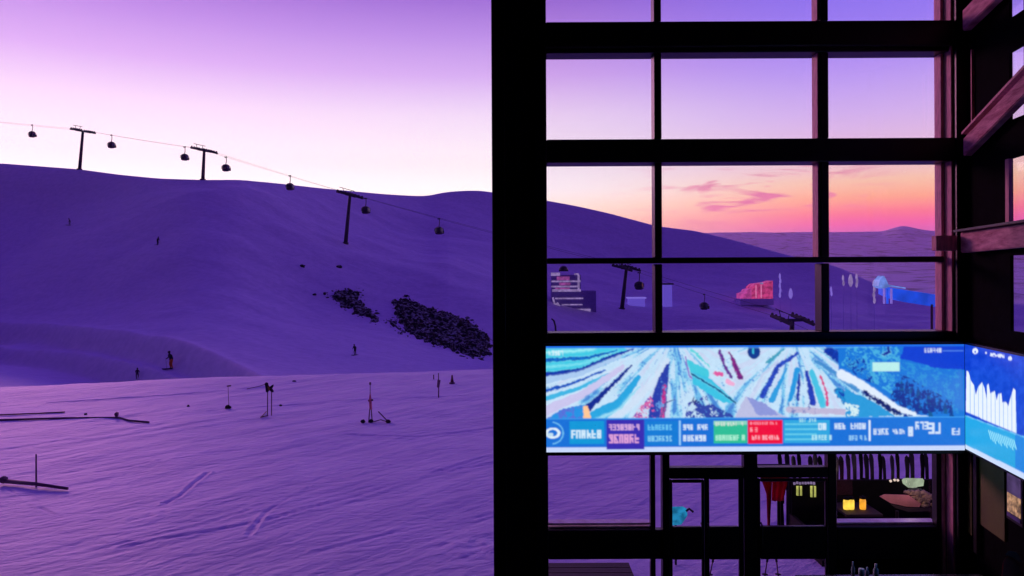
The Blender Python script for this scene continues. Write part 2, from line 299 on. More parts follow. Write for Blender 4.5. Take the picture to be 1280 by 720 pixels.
def terrain(u, d):
    u = np.asarray(u, float); d = np.asarray(d, float)
    x = 640+F_PX*u; X = u*d
    yc = np.interp(x, CRX, CRY); rc = EYE/((yc-HOR)/F_PX)
    ts = (HOR-np.interp(x, SKX, SKY))/F_PX; ds = np.interp(x, DSX, DSY)
    e = np.interp(x, [0, 560, 782, 1300], [1.0, 1.0, 1.3, 1.3]); d0 = 60.0; t0 = -0.20
    uu = np.maximum((d-d0)/(ds-d0), 0)
    t = t0+(ts-t0)*uu**e
    yb = HOR-F_PX*t                                # image row of the plain slope, used only to lay the folds along it
    zh = EYE + d*t
    on = sstep(d, 60, 70)*(1-sstep(uu, 0.9, 1.0))
    def fold(Lx, A, wa, wb):
        s = yb-np.interp(x, Lx[0], Lx[1])
        return A*(0.16*np.exp(-(s/7)**2) - sstep(s, -1, wa)*(1-sstep(s, wb, 110)))
    f1 = fold(L1, 2.8, 10, 22)*(1-sstep(x, 230, 300)); f2 = fold(L2, 3.4, 11, 24)*(1-sstep(x, 285, 370)); f3 = fold(L3, 1.6, 26, 40)*sstep(x, 240, 380)
    zh = zh + on*(f1+f2+f3)
    zh = zh + on*(fbm(X/22, d/16, 3, 3)*(0.4+0.9*sstep(uu, 0.2, 0.5)) + fbm(X/90, d/70, 9, 2)*6*sstep(uu, 0.25, 0.6))
    ww = np.clip(4*uu*(1-uu), 0, 1)*on*sstep(uu, 0.3, 0.62); zh = zh + ww*(-11*np.exp(-((x+40)/190)**2)+6*np.exp(-((x-590)/130)**2))
    # shoulder seen through the lower panes
    rl = sstep(x, 605, 680)*(1-sstep(x, 965, 1030)); hr = EYE + 140*(HOR-404)/F_PX
    base140 = EYE+140*(t0+(ts-t0)*((140-d0)/(ds-d0))**e)
    zh = zh + rl*np.maximum(hr-base140, 0)*np.exp(-((d-140)/np.where(d < 140, 30, 14))**2)
    # behind the skyline
    zs = EYE+ds*ts; za = zs-0.12*(d-ds)-0.00002*(d-ds)**2
    k = 1.2; hb = np.clip(0.5+0.5*(za-zh)/k, 0, 1); zhill = za*(1-hb)+zh*hb-k*hb*(1-hb)
    zfar_t = np.interp(d, [300, 1500, 3000, 5000, 9000, 14000, 20000, 26000, 40000, 60000], [-0.3, -0.14, -0.065, -0.024, -0.004, 0.012, 0.036, 0.0545, 0.03, 0.02])
    rid = 1-2*np.abs(fbm(X/2600+3, d/3600, 21, 5))
    pk = np.exp(-((x-1128)/17)**2)*0.0055+np.exp(-((x-1140)/36)**2)*0.002
    amp = np.interp(d, [800, 3000, 9000, 20000, 26000, 32000], [0.002, 0.002, 0.002, 0.0015, 0.0008, 0.0004])
    zfar = EYE + d*(zfar_t + (rid-0.62)*amp + pk*sstep(d, 20000, 26000))
    zz = np.where(d > ds, np.maximum(zhill, zfar), zhill)
    # plateau in front of the lodge
    drop = np.maximum(d-rc, 0)
    zp = -np.minimum(drop, 6)**2*0.022 - np.maximum(drop-6, 0)*0.264
    q = math.radians(52); a_ = X*math.cos(q)+d*math.sin(q); b_ = -X*math.sin(q)+d*math.cos(q)
    msk = 0.35+0.65*sstep(fbm(X/5, d/6, 77, 2), -0.25, 0.35)
    rel = fbm(a_/6, b_/0.8, 31, 4)*0.035*msk + fbm(X/1.5, d/1.5, 41, 3)*0.035 + fbm(X/9, d/9, 51, 2)*0.10
    chn = sstep(X, -1.9, -0.9)*(1-sstep(d, 13.2, 14.6)); rel = rel + chn*fbm(X/.35, d/.3, 91, 3)*0.10
    if X.size > 5000:                               # ski and sledge tracks
        sel = (d > 12) & (d < 42) & (np.abs(u) < .75)
        xs_, ds_ = X[sel], d[sel]; tr = np.zeros(xs_.shape)
        for pl, wd, dp in TRACKS:
            wd, dp = wd*0.55, dp*0.7
            g_ = [((qx-640)/F_PX*(EYE/((qy-HOR)/F_PX)), EYE/((qy-HOR)/F_PX)) for qx, qy in pl]
            Dm = np.full(xs_.shape, 9.0)
            for (x1, y1), (x2, y2) in zip(g_, g_[1:]):
                dx, dy = x2-x1, y2-y1; tt_ = np.clip(((xs_-x1)*dx+(ds_-y1)*dy)/(dx*dx+dy*dy), 0, 1)
                Dm = np.minimum(Dm, np.hypot(xs_-x1-tt_*dx, ds_-y1-tt_*dy))
            Dm = Dm + fbm(xs_/1.2, ds_/1.2, 17, 3)*0.09
            tr += -dp*np.exp(-(Dm/wd)**2)+dp*0.6*np.exp(-((np.abs(Dm)-wd*2)/wd)**2)
        r2_ = np.zeros(X.shape); r2_[sel] = tr; rel = rel + r2_
    zp = zp + rel*sstep(d, 12.3, 14)
    # long low ridges of pushed snow near the crest at the left
    wgt = sstep(d, 50, 60)
    zn = zp*(1-wgt) + np.maximum(zp, zz)*wgt
    zn = np.where(d > 50, np.where(d > 60, zz, zn), zp)
    return zn
azf = np.radians(np.linspace(-43, 43, 760)); azc = np.radians(np.linspace(43, 317, 60)[1:-1])
AZ = np.concatenate([azf, azc])
RR = np.concatenate([np.linspace(1.0, 12, 14), 12*(16/12)**(np.arange(1, 60)/60.0), np.linspace(16, 42, 240), np.linspace(42, 80, 50)[1:], np.linspace(80, 345, 260)[1:], 345*(33000/345.)**(np.arange(1, 170)/169.)])
A2, R2 = np.meshgrid(AZ, RR)
c42 = math.cos(R(43))
front = (A2 <= R(43.01))
U2 = np.where(front, np.tan(np.where(front, A2, 0)), np.where(A2 < math.pi, math.tan(R(43)), -math.tan(R(43))))
D2 = np.where(front, R2*np.cos(np.where(front, A2, 0)), R2*c42)
# sides blend left profile into right profile behind the building
bl = np.where(front, 0, sstep(A2, R(120), R(240)))
Z2 = terrain(U2, D2)
Zl = terrain(-np.abs(U2), D2); Zr = terrain(np.abs(U2), D2)
Z2 = np.where(front, Z2, Zr*(1-bl)+Zl*bl)
V = np.stack([R2*np.sin(A2), R2*np.cos(A2), Z2], -1).reshape(-1, 3)
V = np.vstack([V, [[0, 0, 0.0]]])
nr, nc = len(RR), len(AZ)
i, j = np.meshgrid(np.arange(nr-1), np.arange(nc), indexing='ij'); jn = (j+1) % nc
Q = np.stack([i*nc+j, i*nc+jn, (i+1)*nc+jn, (i+1)*nc+j], -1).reshape(-1, 4)[:, ::-1]
me = bpy.data.meshes.new('snow_ground')
tri = np.stack([np.full(nc, len(V)-1), (np.arange(nc)+1) % nc, np.arange(nc)], -1)
me.vertices.add(len(V)); me.vertices.foreach_set('co', V.ravel())
nl = Q.size+tri.size; me.loops.add(nl); me.loops.foreach_set('vertex_index', np.concatenate([Q.ravel(), tri.ravel()]).astype(np.int32))
me.polygons.add(len(Q)+len(tri))
me.polygons.foreach_set('loop_start', np.concatenate([np.arange(len(Q))*4, Q.size+np.arange(len(tri))*3]).astype(np.int32))
me.polygons.foreach_set('use_smooth', np.ones(len(Q)+len(tri), bool))
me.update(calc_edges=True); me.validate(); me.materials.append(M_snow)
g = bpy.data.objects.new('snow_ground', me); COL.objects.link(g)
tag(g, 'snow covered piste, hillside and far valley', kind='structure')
def hit(px, py, dmin=12.0, dmax=400.0):
    """ground point seen at a place of the photograph"""
    u = (px-640)/F_PX; dd = np.arange(dmin, dmax, 0.1); z = terrain(np.full_like(dd, u), dd)
    y = HOR-F_PX*(z-EYE)/dd; k = np.argmax(y <= py)
    if y[k] > py: k = int(np.argmin(y))
    return Vector((u*dd[k], dd[k], float(z[k])))
def gz(X, Y): return float(terrain(np.array([X/Y]), np.array([Y]))[0])

# ------------------------------------------------------------------ haze
bm = bmesh.new(); bx(bm, (-34000, -34000, -3000), (34000, 34000, 1900))
hz = bpy.data.materials.new('evening_haze'); hz.use_nodes = True
for n in list(hz.node_tree.nodes): hz.node_tree.nodes.remove(n)
pv = nd(hz.node_tree, 'ShaderNodeVolumePrincipled'); pv.inputs['Color'].default_value = (0.97, 0.60, 1.0, 1); pv.inputs['Density'].default_value = 2.4e-5; pv.inputs['Anisotropy'].default_value = 0.55
ho = nd(hz.node_tree, 'ShaderNodeOutputMaterial'); hz.node_tree.links.new(pv.outputs[0], ho.inputs['Volume'])
HAZE = True
if HAZE: tag(obj('haze', bm, hz), 'thin violet evening haze over the valley', kind='stuff')

# ------------------------------------------------------------------ hall shell
def struct(name, boxes, m, label):
    bm = bmesh.new()
    for a, b in boxes: bx(bm, a, b)
    return tag(obj(name, bm, m), label, kind='structure')
struct('floor', [((-12, -8, -0.3), (6.3, 11.6, 0.07))], M_floor, 'dark polished floor of the hall')
struct('ceiling', [((-12.3, -8, 11.3), (8.5, 11.6, 11.6))], M_int, 'dark ceiling of the hall')
bm = bmesh.new(); bx(bm, (-12.3, -8.3, -0.3), (8.5, -8.0, 11.6)); tag(obj('rear_wall', bm, M_int), 'dark rear wall of the hall behind the viewer', 'wall')
bm = bmesh.new(); bx(bm, (-12.3, -8.0, -0.3), (-12.0, 11.6, 11.3)); tag(obj('left_wall', bm, M_int), 'dark far left wall of the open hall', 'wall')

# ------------------------------------------------------------------ window wall
def wx(px, d=DW): return (px-640)/F_PX*d
def wz(py, d=DW): return EYE+(HOR-py)/F_PX*d
ROLL_DY = -1.4
WW = empty('window_wall', (wx(930), 11.2, 0), 'tall black framed window wall of the lodge hall', 'window wall')
def wbox(name, x0, y0, x1, y1, f, b, m=M_frame, parent=WW, bev=0.012):
    """box whose camera-side face spans the photo rectangle at distance f and which is b-f deep"""
    bm = bmesh.new(); bx(bm, (wx(x0, f), f, wz(y1, f)), (wx(x1, f), b, wz(y0, f)))
    bmesh.ops.bevel(bm, geom=list(bm.edges), offset=bev, segments=1, affect='EDGES')
    return obj(name, bm, m, parent)
# great column, built from a core and two cover plates
c = wbox('column', 619, -200, 680, 775, 11.0, 11.5)
wbox('cover_plate', 615.5, -190, 632, 770, 10.97, 11.44, parent=c)
wbox('cover_plate', 668, -190, 684, 770, 10.97, 11.44, parent=c)
wbox('corner_post', 1197, -200, 1216, 775, 10.96, 11.5)
for k, (x0, x1) in enumerate(((1181.5, 1188.5), (1190, 1196.5))):
    bm = bmesh.new(); xa = wx(1196.5, 11.0); bx(bm, (xa-0.05-0.05*(1-k), 11.05+0.18*(1-k), wz(775)), (xa-0.0-0.055*(1-k), 11.22+0.18*(1-k), wz(-190))); obj('jamb_lit_face', bm, M_lit_trim, WW)  # pink light on the jamb faces, built as coloured strips
# heavy cross beams (front face, with a lighter recessed lower flange)
for (y0, y1) in ((29, 60), (176, 205)):
    b_ = wbox('cross_beam', 684, y0+ROLL_DY, 1197, y1+ROLL_DY, 11.0, 11.42)
    wbox('lower_flange', 684, y1+ROLL_DY+1 if y1 < 100 else y1+ROLL_DY-3, 1197, y1+ROLL_DY+(8 if y1 < 100 else -1), 11.10, 11.45, parent=b_)
wbox('cross_beam', 684, -140, 1197, -110, 11.0, 11.42)
wbox('transom', 684, 323.5+ROLL_DY+0.8, 1181, 331+ROLL_DY+0.5, 11.2, 11.40)
wbox('sill_beam', 684, 418+ROLL_DY, 1197, 436+ROLL_DY, 11.05, 11.44)
wbox('lintel', 684, 556, 1197, 568+ROLL_DY, 11.05, 11.44)
bm = bmesh.new(); bx(bm, (wx(684), 11.2, wz(557)), (wx(1197), 11.35, wz(436))); obj('spandrel', bm, M_int, WW)
for (x0, x1) in ((819, 828), (1027, 1037)):
    for (ya, yb_) in ((-110, 27.6), (67, 174.6), (204, 323), (331, 416.6)):
        wbox('mullion', x0, ya, x1, yb_, 11.12, 11.38)
    if x0 > 1000:
        for (ya, yb_) in ((-110, 27.6), (67, 174.6), (204, 323)):
            bm = bmesh.new(); xa = wx(1027, 11.12); bx(bm, (xa-0.035, 11.16, wz(yb_, 11.2)), (xa-0.004, 11.36, wz(ya, 11.2))); obj('mullion_lit_face', bm, M_lit_trim, WW)  # pink-lit side face of the mullion, added as a coloured strip
GY = 11.36
rows = [(-110, 30), (58, 178), (200, 326), (328, 420)]
cols = [(680, 823), (823, 1031), (1031, 1200)]
def pane(x0, y0, x1, y1, parent=WW):
    bm = bmesh.new(); bx(bm, (wx(x0, GY), GY, wz(y1, GY)), (wx(x1, GY), GY+0.012, wz(y0, GY))); return obj('window_pane', bm, M_glass, parent)
for (y0, y1) in rows:
    for (x0, x1) in cols: pane(x0+2, y0, x1-2, y1)
# ground-floor glazing
wbox('base_rail', 684, 663.6, 836, 700, 11.28, 11.42)
wbox('base_rail', 1045, 661, 1197, 702, 11.28, 11.42)
wbox('post', 812, 567, 818, 766, 11.3, 11.42); wbox('post', 827, 567, 836, 766, 11.25, 11.42)
wbox('post', 929, 567, 946, 766, 11.27, 11.42); wbox('post', 1034, 567, 1045, 766, 11.27, 11.42); wbox('post', 1170, 567, 1197, 766, 11.27, 11.42)
wbox('door_header', 836, 586, 929, 600, 11.27, 11.42); wbox('door_header', 946, 586, 1034, 599, 11.27, 11.42)
wbox('bottom_rail', 684, 757, 812, 766, 11.3, 11.42); wbox('bottom_rail', 1045, 757, 1170, 766, 11.3, 11.42)
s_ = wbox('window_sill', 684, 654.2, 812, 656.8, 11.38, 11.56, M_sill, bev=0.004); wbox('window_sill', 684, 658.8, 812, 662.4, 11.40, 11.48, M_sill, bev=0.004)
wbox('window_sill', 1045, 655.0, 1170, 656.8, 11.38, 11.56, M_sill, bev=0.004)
for (x0, x1) in ((684, 812), (1045, 1170)): pane(x0, 566, x1, 662)
pane(684, 701, 812, 760); wbox('kick_panel', 1045, 701, 1170, 758, 11.31, 11.38, M_int)
pane(818, 566, 827, 764); pane(836, 566, 929, 588); pane(946, 566, 1034, 588)
def door(x0, x1, y0, ystile, handle_x, lab):
    d_ = wbox('door', x0, y0, x0+ystile, 764, 11.26, 11.32)                # hinge stile carries the rest of the leaf
    d_['label'] = lab
    wbox('stile', x1-ystile, y0, x1, 764, 11.26, 11.32, parent=d_)
    wbox('top_rail', x0+ystile, y0, x1-ystile, y0+4, 11.265, 11.315, parent=d_)
    wbox('push_rail', x0+ystile, 660, x1-ystile, 701, 11.25, 11.325, parent=d_)
    wbox('bottom_rail', x0+ystile, 752, x1-ystile, 764, 11.265, 11.315, parent=d_)
    pane(x0+ystile-1, y0+3, x1-ystile+1, 661, parent=d_); pane(x0+ystile-1, 700, x1-ystile+1, 753, parent=d_)
    bm = bmesh.new(); hx = wx(handle_x, 11.0); hx = wx(handle_x, 11.2); tube(bm, [(hx, 11.25, wz(690)), (hx, 11.19, wz(688)), (hx, 11.19, wz(664)), (hx, 11.25, wz(662))], 0.014); obj('handle', bm, M_steel, d_, smooth=True)
door(836.3, 879, 601, 3, 876, 'door leaf with turquoise board behind it')
door(879.5, 928.5, 597, 6, 884, 'door leaf beside the central post')
door(946.3, 1033.7, 600, 3, 951, 'single door leaf with red cloth behind it')

# ------------------------------------------------------------------ right-hand wall (runs towards the viewer)
VPX = 787.0
wdir = Vector(((VPX-640)/F_PX, 1.0)).normalized()       # direction away from the camera
C0 = Vector((wx(1208), 11.0)); nout = Vector((wdir.y, -wdir.x))
def sw(px, off=0.0):
    """distance along the right wall (towards the viewer) seen at column px, for a plane off metres inside the room"""
    k = (px-640)/F_PX; o = C0-nout*off
    # (o - s*wdir): x = k*y
    return (o.x-k*o.y)/(wdir.x-k*wdir.y)
def rp(s, off, z): v = C0-nout*off-wdir*s; return (v.x, v.y, z)
RW = empty('side_wall', (C0.x, C0.y-1.5, 0), 'dark right hand wall with pink lit timbers and narrow panes', 'wall')
def rbox(name, s0, s1, za, zb, o0, o1, m=M_int, parent=RW, bev=0.0):
    """za/zb are (z at s0, z at s1)"""
    bm = bmesh.new()
    za = za if isinstance(za, tuple) else (za, za); zb = zb if isinstance(zb, tuple) else (zb, zb)
    prism(bm, [rp(s0, o0, za[0]), rp(s1, o0, za[1]), rp(s1, o1, za[1]), rp(s0, o1, za[0])], [rp(s0, o0, zb[0]), rp(s1, o0, zb[1]), rp(s1, o1, zb[1]), rp(s0, o1, zb[0])])
    if bev: bmesh.ops.bevel(bm, geom=list(bm.edges), offset=bev, segments=2, affect='EDGES')
    return obj(name, bm, m, parent)
def rz(px, py, off=0.0):
    s = sw(px, off); y = rp(s, off, 0)[1]; return EYE+(HOR-py)/F_PX*y
sA = sw(1263, 0); sB = sw(1281, 0); sC = 3.4
z_pan = [(rz(1272, 64), rz(1272, 150)), (rz(1272, 199), rz(1272, 281)), (rz(1272, 322), rz(1272, 418))]
rbox('wall_panel', -0.15, sA, 0.0, 11.3, 0.0, -0.04)
rbox('wall_panel', sC, 19.0, 0.0, 11.3, 0.0, -0.3)
rbox('wall_panel', sB, sB+0.12, 0.0, 11.3, 0.0, -0.04)
zs_ = [0.0, rz(1265, 652), rz(1265, 590), z_pan[2][1], z_pan[2][0], z_pan[1][1], z_pan[1][0], z_pan[0][1], z_pan[0][0], rz(1272, 21), rz(1272, -60), 11.3]
for (a, b) in ((zs_[0], zs_[3]), (zs_[4], zs_[5]), (zs_[6], zs_[7]), (zs_[8], zs_[9]), (zs_[10], zs_[11])): rbox('wall_panel', sA, sC, a, b, 0.0, -0.04)
for (a, b) in ((zs_[3], zs_[4]), (zs_[5], zs_[6]), (zs_[7], zs_[8]), (zs_[9], zs_[10])): rbox('window_pane', sA, sC, a, b, -0.018, -0.028, M_glass)
rbox('window_frame', sA-0.06, sA+0.03, z_pan[1][1], z_pan[1][0], 0.03, -0.02, M_lit_trim)
# lit timbers
s0 = sw(1211, 0.1); s1 = 3.6
def along(px0, py0, px1, py1, off):                      # z at s0 and at s1 of a line through two photo points
    a, b = sw(px0, off), sw(px1, off); za, zb = rz(px0, py0, off), rz(px1, py1, off)
    k = (zb-za)/(b-a); return (za+k*(s0-a), za+k*(s1-a)), k
(t0_, k_) = along(1211, 166, 1280, 94, 0.2); (t1_, k_) = along(1214, 186, 1280, 119, 0.2)
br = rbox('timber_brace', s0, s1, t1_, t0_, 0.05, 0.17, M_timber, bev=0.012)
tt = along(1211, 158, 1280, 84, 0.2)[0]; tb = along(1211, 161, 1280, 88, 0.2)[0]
rbox('brace_lit_edge', s0, s1, tb, tt, 0.05, 0.19, M_lit_trim, parent=br)
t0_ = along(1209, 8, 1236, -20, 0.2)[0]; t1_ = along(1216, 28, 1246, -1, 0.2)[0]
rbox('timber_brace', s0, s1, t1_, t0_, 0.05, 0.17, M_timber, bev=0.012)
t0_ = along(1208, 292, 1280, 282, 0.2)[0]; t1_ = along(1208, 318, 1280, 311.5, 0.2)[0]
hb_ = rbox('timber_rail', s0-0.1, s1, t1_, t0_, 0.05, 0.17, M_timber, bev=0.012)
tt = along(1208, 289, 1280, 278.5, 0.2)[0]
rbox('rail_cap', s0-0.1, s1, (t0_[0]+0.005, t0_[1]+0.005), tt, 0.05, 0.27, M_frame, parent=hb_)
wbox('rail_stub', 1171, 297, 1197, 316, 10.80, 10.94, M_lit_trim, parent=WW)
rbox('post_lit_edge', sw(1216.5, 0.02), sw(1217.5, 0.02), rz(1217, 180), rz(1217, 66), 0.0, 0.04, M_lit_trim)
# lower olive panels
rbox('olive_panel', sw(1206, .03), sw(1213, .03), rz(1210, 668), rz(1210, 560), 0.004, 0.03, M_olive)
rbox('panel_batten', sw(1216, .06), sw(1220, .06), rz(1218, 690), rz(1218, 560), 0.004, 0.07, M_frame)
rbox('olive_panel', sw(1222, .03), sw(1254, .03), rz(1240, 668), rz(1240, 545), 0.004, 0.03, M_olive)

# ------------------------------------------------------------------ LED screens
def painter(px, py):
    px = np.asarray(px, float); py = np.asarray(py, float); n = px.size
    C = np.zeros((n, 3)); C[:] = (192, 222, 246)
    nz = fbm(px/5.0, py/5.0, 5, 4); nf = fbm(px/1.7, py/1.7, 8, 3)
    jx = px + fbm(px/4, py/4, 61, 3)*1.5; jy = py + fbm(px/4, py/4, 71, 3)*1.5; nf = nf*0.6
    def a(p): return [(670+x/4.64, 420+y/4.64) for x, y in p]
    def b(p): return [(860+x/4.64, 420+y/4.64) for x, y in p]
    def c(p): return [(1060+x/4.645, 420+y/4.645) for x, y in p]
    def inpoly(p, X=None, Y=None):
        X = jx if X is None else X; Y = jy if Y is None else Y
        ins = np.zeros(n, bool); m = len(p)
        for i in range(m):
            x1, y1 = p[i]; x2, y2 = p[(i+1) % m]
            if y1 == y2: continue
            cr = ((y1 > Y) != (y2 > Y)) & (X < (x2-x1)*(Y-y1)/(y2-y1)+x1); ins ^= cr
        return ins
    def dist(p, X=None, Y=None):
        X = jx if X is None else X; Y = jy if Y is None else Y
        D = np.full(n, 1e9); T = np.zeros(n); m = len(p)-1
        for i in range(m):
            x1, y1 = p[i]; x2, y2 = p[i+1]; dx, dy = x2-x1, y2-y1
            t = np.clip(((X-x1)*dx+(Y-y1)*dy)/(dx*dx+dy*dy), 0, 1); q = np.hypot(X-x1-t*dx, Y-y1-t*dy)
            T = np.where(q < D, (i+t)/m, T); D = np.minimum(D, q)
        return D, T
    def put(mask, col, al=1.0):
        al = np.where(mask, al, 0)[:, None]; C[:] = C*(1-al)+np.array(col)*al
    def poly(p, col, al=1.0): put(inpoly(p), col, al)
    def mott(p, col, th=0.0): put(inpoly(p) & (nf+nz*0.6 > th), col)
    def stroke(p, w0, col, w1=None, al=1.0, rough=0.0):
        D, T = dist(p); w = (w0+(w1 if w1 is not None else w0)*0+((w1 if w1 is not None else w0)-w0)*T)/2/4.64
        
        edge_ = np.clip((w-(D+nf*rough*0.4))/0.7+0.5, 0, 1)*al; C[:] = C*(1-edge_[:, None])+np.array(col)*edge_[:, None]
        hl = np.clip(1-np.abs(D-w-0.9)/0.6, 0, 1)*0.35; C[:] = C*(1-hl[:, None])+np.array((236, 246, 255))*hl[:, None]
        if sum(col) < 400:                         # little dark firs along the wooded strips
            tx_ = np.floor(px/1.9); ty_ = np.floor(py/2.2); hsh_ = (tx_*12.9898+ty_*78.233); hsh_ = np.abs(np.sin(hsh_)*43758.5453) % 1
            fx_ = np.abs(px/1.9-tx_-0.5); fy_ = py/2.2-ty_
            m3 = (D < w+0.8) & (hsh_ > 0.45) & (fx_ < fy_*0.45); C[:] = C*(1-0.55*m3[:, None])+np.array((16, 34, 118))*0.55*m3[:, None]
    def rect(x0, y0, x1, y1, col, al=1.0): put((px >= x0) & (px < x1) & (py >= y0) & (py < y1), col, al)
    C += (nz*5+nf*3)[:, None]
    for (sx, sy, lo_, hi_) in ((842, 418, 640, 905), (992, 420, 905, 1100)):
        th = np.arctan2(px-sx, (py-sy)*1.25)+0.0; rr_ = np.hypot(px-sx, py-sy)
        f = fbm(th*14, rr_/45, int(sx), 4); m_ = (px >= lo_) & (px < hi_)
        for (th_, col, al) in ((0.16, (120, 205, 238), .5), (0.30, (66, 160, 224), .45), (0.42, (40, 90, 196), .5)): 
            a_ = np.where(m_ & (f > th_), al, 0)[:, None]; C[:] = C*(1-a_)+np.array(col)*a_
        a_ = np.where(m_ & (f > 0.08) & (nf > .17), .7, 0)[:, None]; C[:] = C*(1-a_)+np.array((56, 110, 200))*a_
        a_ = np.where(m_ & (f < -0.30), .4, 0)[:, None]; C[:] = C*(1-a_)+np.array((206, 196, 232))*a_
    # trail map, left part
    poly(a([(40, 80), (450, 62), (540, 92), (300, 195), (40, 235)]), (64, 200, 226)); stroke(a([(40, 150), (300, 135), (470, 92)]), 22, (24, 110, 205), 8); stroke(a([(40, 105), (200, 98), (340, 84)]), 14, (150, 232, 240)); stroke(a([(40, 190), (260, 170), (430, 115)]), 10, (130, 225, 240), 4)
    stroke(a([(40, 232), (250, 208), (420, 132), (560, 85)]), 26, (24, 58, 172), 10, rough=4)
    stroke(a([(40, 268), (250, 228), (480, 130)]), 40, (168, 200, 238), 20); stroke(a([(40, 330), (200, 285), (400, 205)]), 18, (30, 90, 202), 8, rough=3)
    stroke(a([(40, 375), (250, 310), (430, 225)]), 30, (66, 180, 226), 14); stroke(a([(50, 440), (260, 350), (500, 190)]), 56, (200, 196, 236), 30)
    poly(a([(40, 500), (130, 440), (280, 405), (320, 500)]), (40, 146, 226)); mott(a([(40, 500), (150, 430), (260, 410), (260, 500)]), (86, 110, 214), 0.05)
    stroke(a([(300, 425), (420, 310), (555, 178)]), 40, (24, 46, 150), 8, rough=5)
    stroke(a([(340, 480), (480, 400), (590, 250)]), 84, (44, 164, 222), 30); stroke(a([(330, 500), (470, 440), (600, 300)]), 20, (150, 215, 240), 8)
    stroke(a([(430, 500), (560, 400), (700, 250), (760, 150)]), 40, (204, 222, 244), 26)
    poly(a([(770, 155), (715, 240), (680, 330), (640, 500), (745, 500), (760, 300)]), (44, 64, 170)); mott(a([(540, 500), (665, 350), (700, 500)]), (214, 92, 160), 0.0); mott(a([(540, 500), (665, 350), (700, 500)]), (90, 80, 190), 0.22)
    stroke(a([(742, 300), (728, 495)]), 16, (206, 50, 140), 26, rough=4); mott(a([(700, 260), (760, 240), (745, 480), (690, 480)]), (96, 150, 220), 0.15)
    stroke(a([(720, 490), (745, 400), (800, 380)]), 5, (70, 90, 150)); mott(a([(860, 500), (880, 400), (990, 350), (1000, 500)]), (60, 72, 172), -0.05)
    poly(a([(860, 140), (1000, 210), (1000, 330), (900, 240)]), (70, 200, 222)); stroke(a([(865, 130), (885, 240), (990, 330)]), 8, (150, 110, 200))
    poly(a([(268, 412), (300, 416), (318, 500), (272, 500)]), (252, 196, 150))
    # middle
    poly(b([(20, 215), (120, 255), (275, 395), (200, 402), (25, 290)]), (62, 192, 226)); stroke(b([(20, 232), (150, 310), (275, 402)]), 7, (30, 70, 120))
    stroke(b([(20, 90), (120, 190)]), 18, (100, 210, 220), 6, rough=6); poly(b([(260, 500), (330, 360), (600, 500)]), (186, 190, 226)); poly(b([(336, 366), (430, 398), (530, 475), (400, 475)]), (140, 150, 216))
    mott(b([(-10, 500), (80, 362), (160, 420), (300, 500)]), (50, 70, 166), -0.08); mott(b([(0, 420), (40, 350), (80, 400)]), (40, 40, 110), 0.1)
    stroke(b([(180, 100), (212, 190), (250, 255)]), 18, (110, 52, 152), 14, rough=8); stroke(b([(240, 108), (300, 252)]), 12, (136, 40, 132), 34, rough=8); stroke(b([(160, 230), (190, 235)]), 26, (222, 90, 160), rough=8); stroke(b([(225, 275), (255, 290)]), 26, (236, 170, 210))
    put((np.hypot((px-(860+380/4.64))/8.0, (py-(420+105/4.64))/9.0) < 1) & (py < 452), (20, 58, 142)); put(np.hypot((px-(860+376/4.64)), (py-(420+100/4.64))/3.0) < 1.3, (60, 190, 220))
    stroke(b([(460, 165), (520, 120), (560, 85)]), 22, (70, 160, 190), 8, rough=8); stroke(b([(632, 115), (520, 190), (428, 360)]), 14, (44, 76, 196), 34, rough=5); stroke(b([(570, 205), (482, 385)]), 8, (50, 156, 222), 36, rough=4)
    stroke(b([(632, 212), (590, 385)]), 34, (40, 150, 222), 26); stroke(b([(642, 240), (632, 382)]), 12, (40, 60, 172), 14, rough=3); stroke(b([(685, 225), (722, 402)]), 18, (40, 66, 188), 38, rough=4); stroke(b([(715, 225), (780, 415)]), 30, (72, 192, 226), 46)
    stroke(b([(765, 250), (800, 340), (805, 420)]), 12, (212, 66, 130), 18, rough=7); stroke(b([(380, 330), (430, 240), (520, 160)]), 14, (190, 205, 236)); stroke(b([(580, 440), (720, 450), (900, 455)]), 34, (190, 182, 214)); mott(b([(580, 400), (740, 410), (740, 470), (580, 470)]), (120, 130, 190), 0.18)
    poly(b([(790, 70), (1000, 70), (1000, 275), (850, 140)]), (30, 120, 222)); stroke(b([(810, 95), (880, 150), (1000, 260)]), 44, (18, 56, 172), 60, rough=16)
    stroke(b([(738, 158), (860, 240), (980, 330)]), 16, (70, 140, 205), 26, rough=9); stroke(b([(870, 340), (1000, 460)]), 50, (36, 146, 216), 80, rough=8); mott(b([(860, 330), (1000, 400), (1000, 480), (930, 440)]), (20, 66, 176), 0.05)
    # right, wooded blue slope
    poly(c([(60, 55), (690, 55), (690, 500), (350, 472), (150, 345), (-60, 230), (-60, 90)]), (26, 116, 214)); mott(c([(0, 60), (300, 60), (300, 380), (-40, 180)]), (70, 172, 222), 0.0); mott(c([(150, 140), (640, 220), (640, 470), (300, 400)]), (40, 140, 214), 0.12)
    poly(c([(330, 55), (690, 55), (690, 215), (500, 205), (400, 170), (300, 150)]), (16, 62, 206)); mott(c([(0, 80), (90, 150), (160, 300), (60, 260), (-20, 180)]), (16, 60, 170), 0.12)
    for q in range(60):
        tx = 240+360*((q*0.618) % 1); ty = 240+225*((q*0.414+0.2*((q*0.618) % 1)) % 1)
        if ty < 210+(tx-240)*0.5 or ty < 430-(tx-220)*1.6: continue
        hh = 20+26*((q*0.77) % 1); poly(c([(tx-14, ty+hh), (tx, ty-hh), (tx+14, ty+hh)]), (14, 44+20*(q % 3), 146))
    mott(c([(300, 230), (420, 300), (600, 400), (600, 470), (340, 470), (240, 380)]), (14, 40, 140), 0.0)
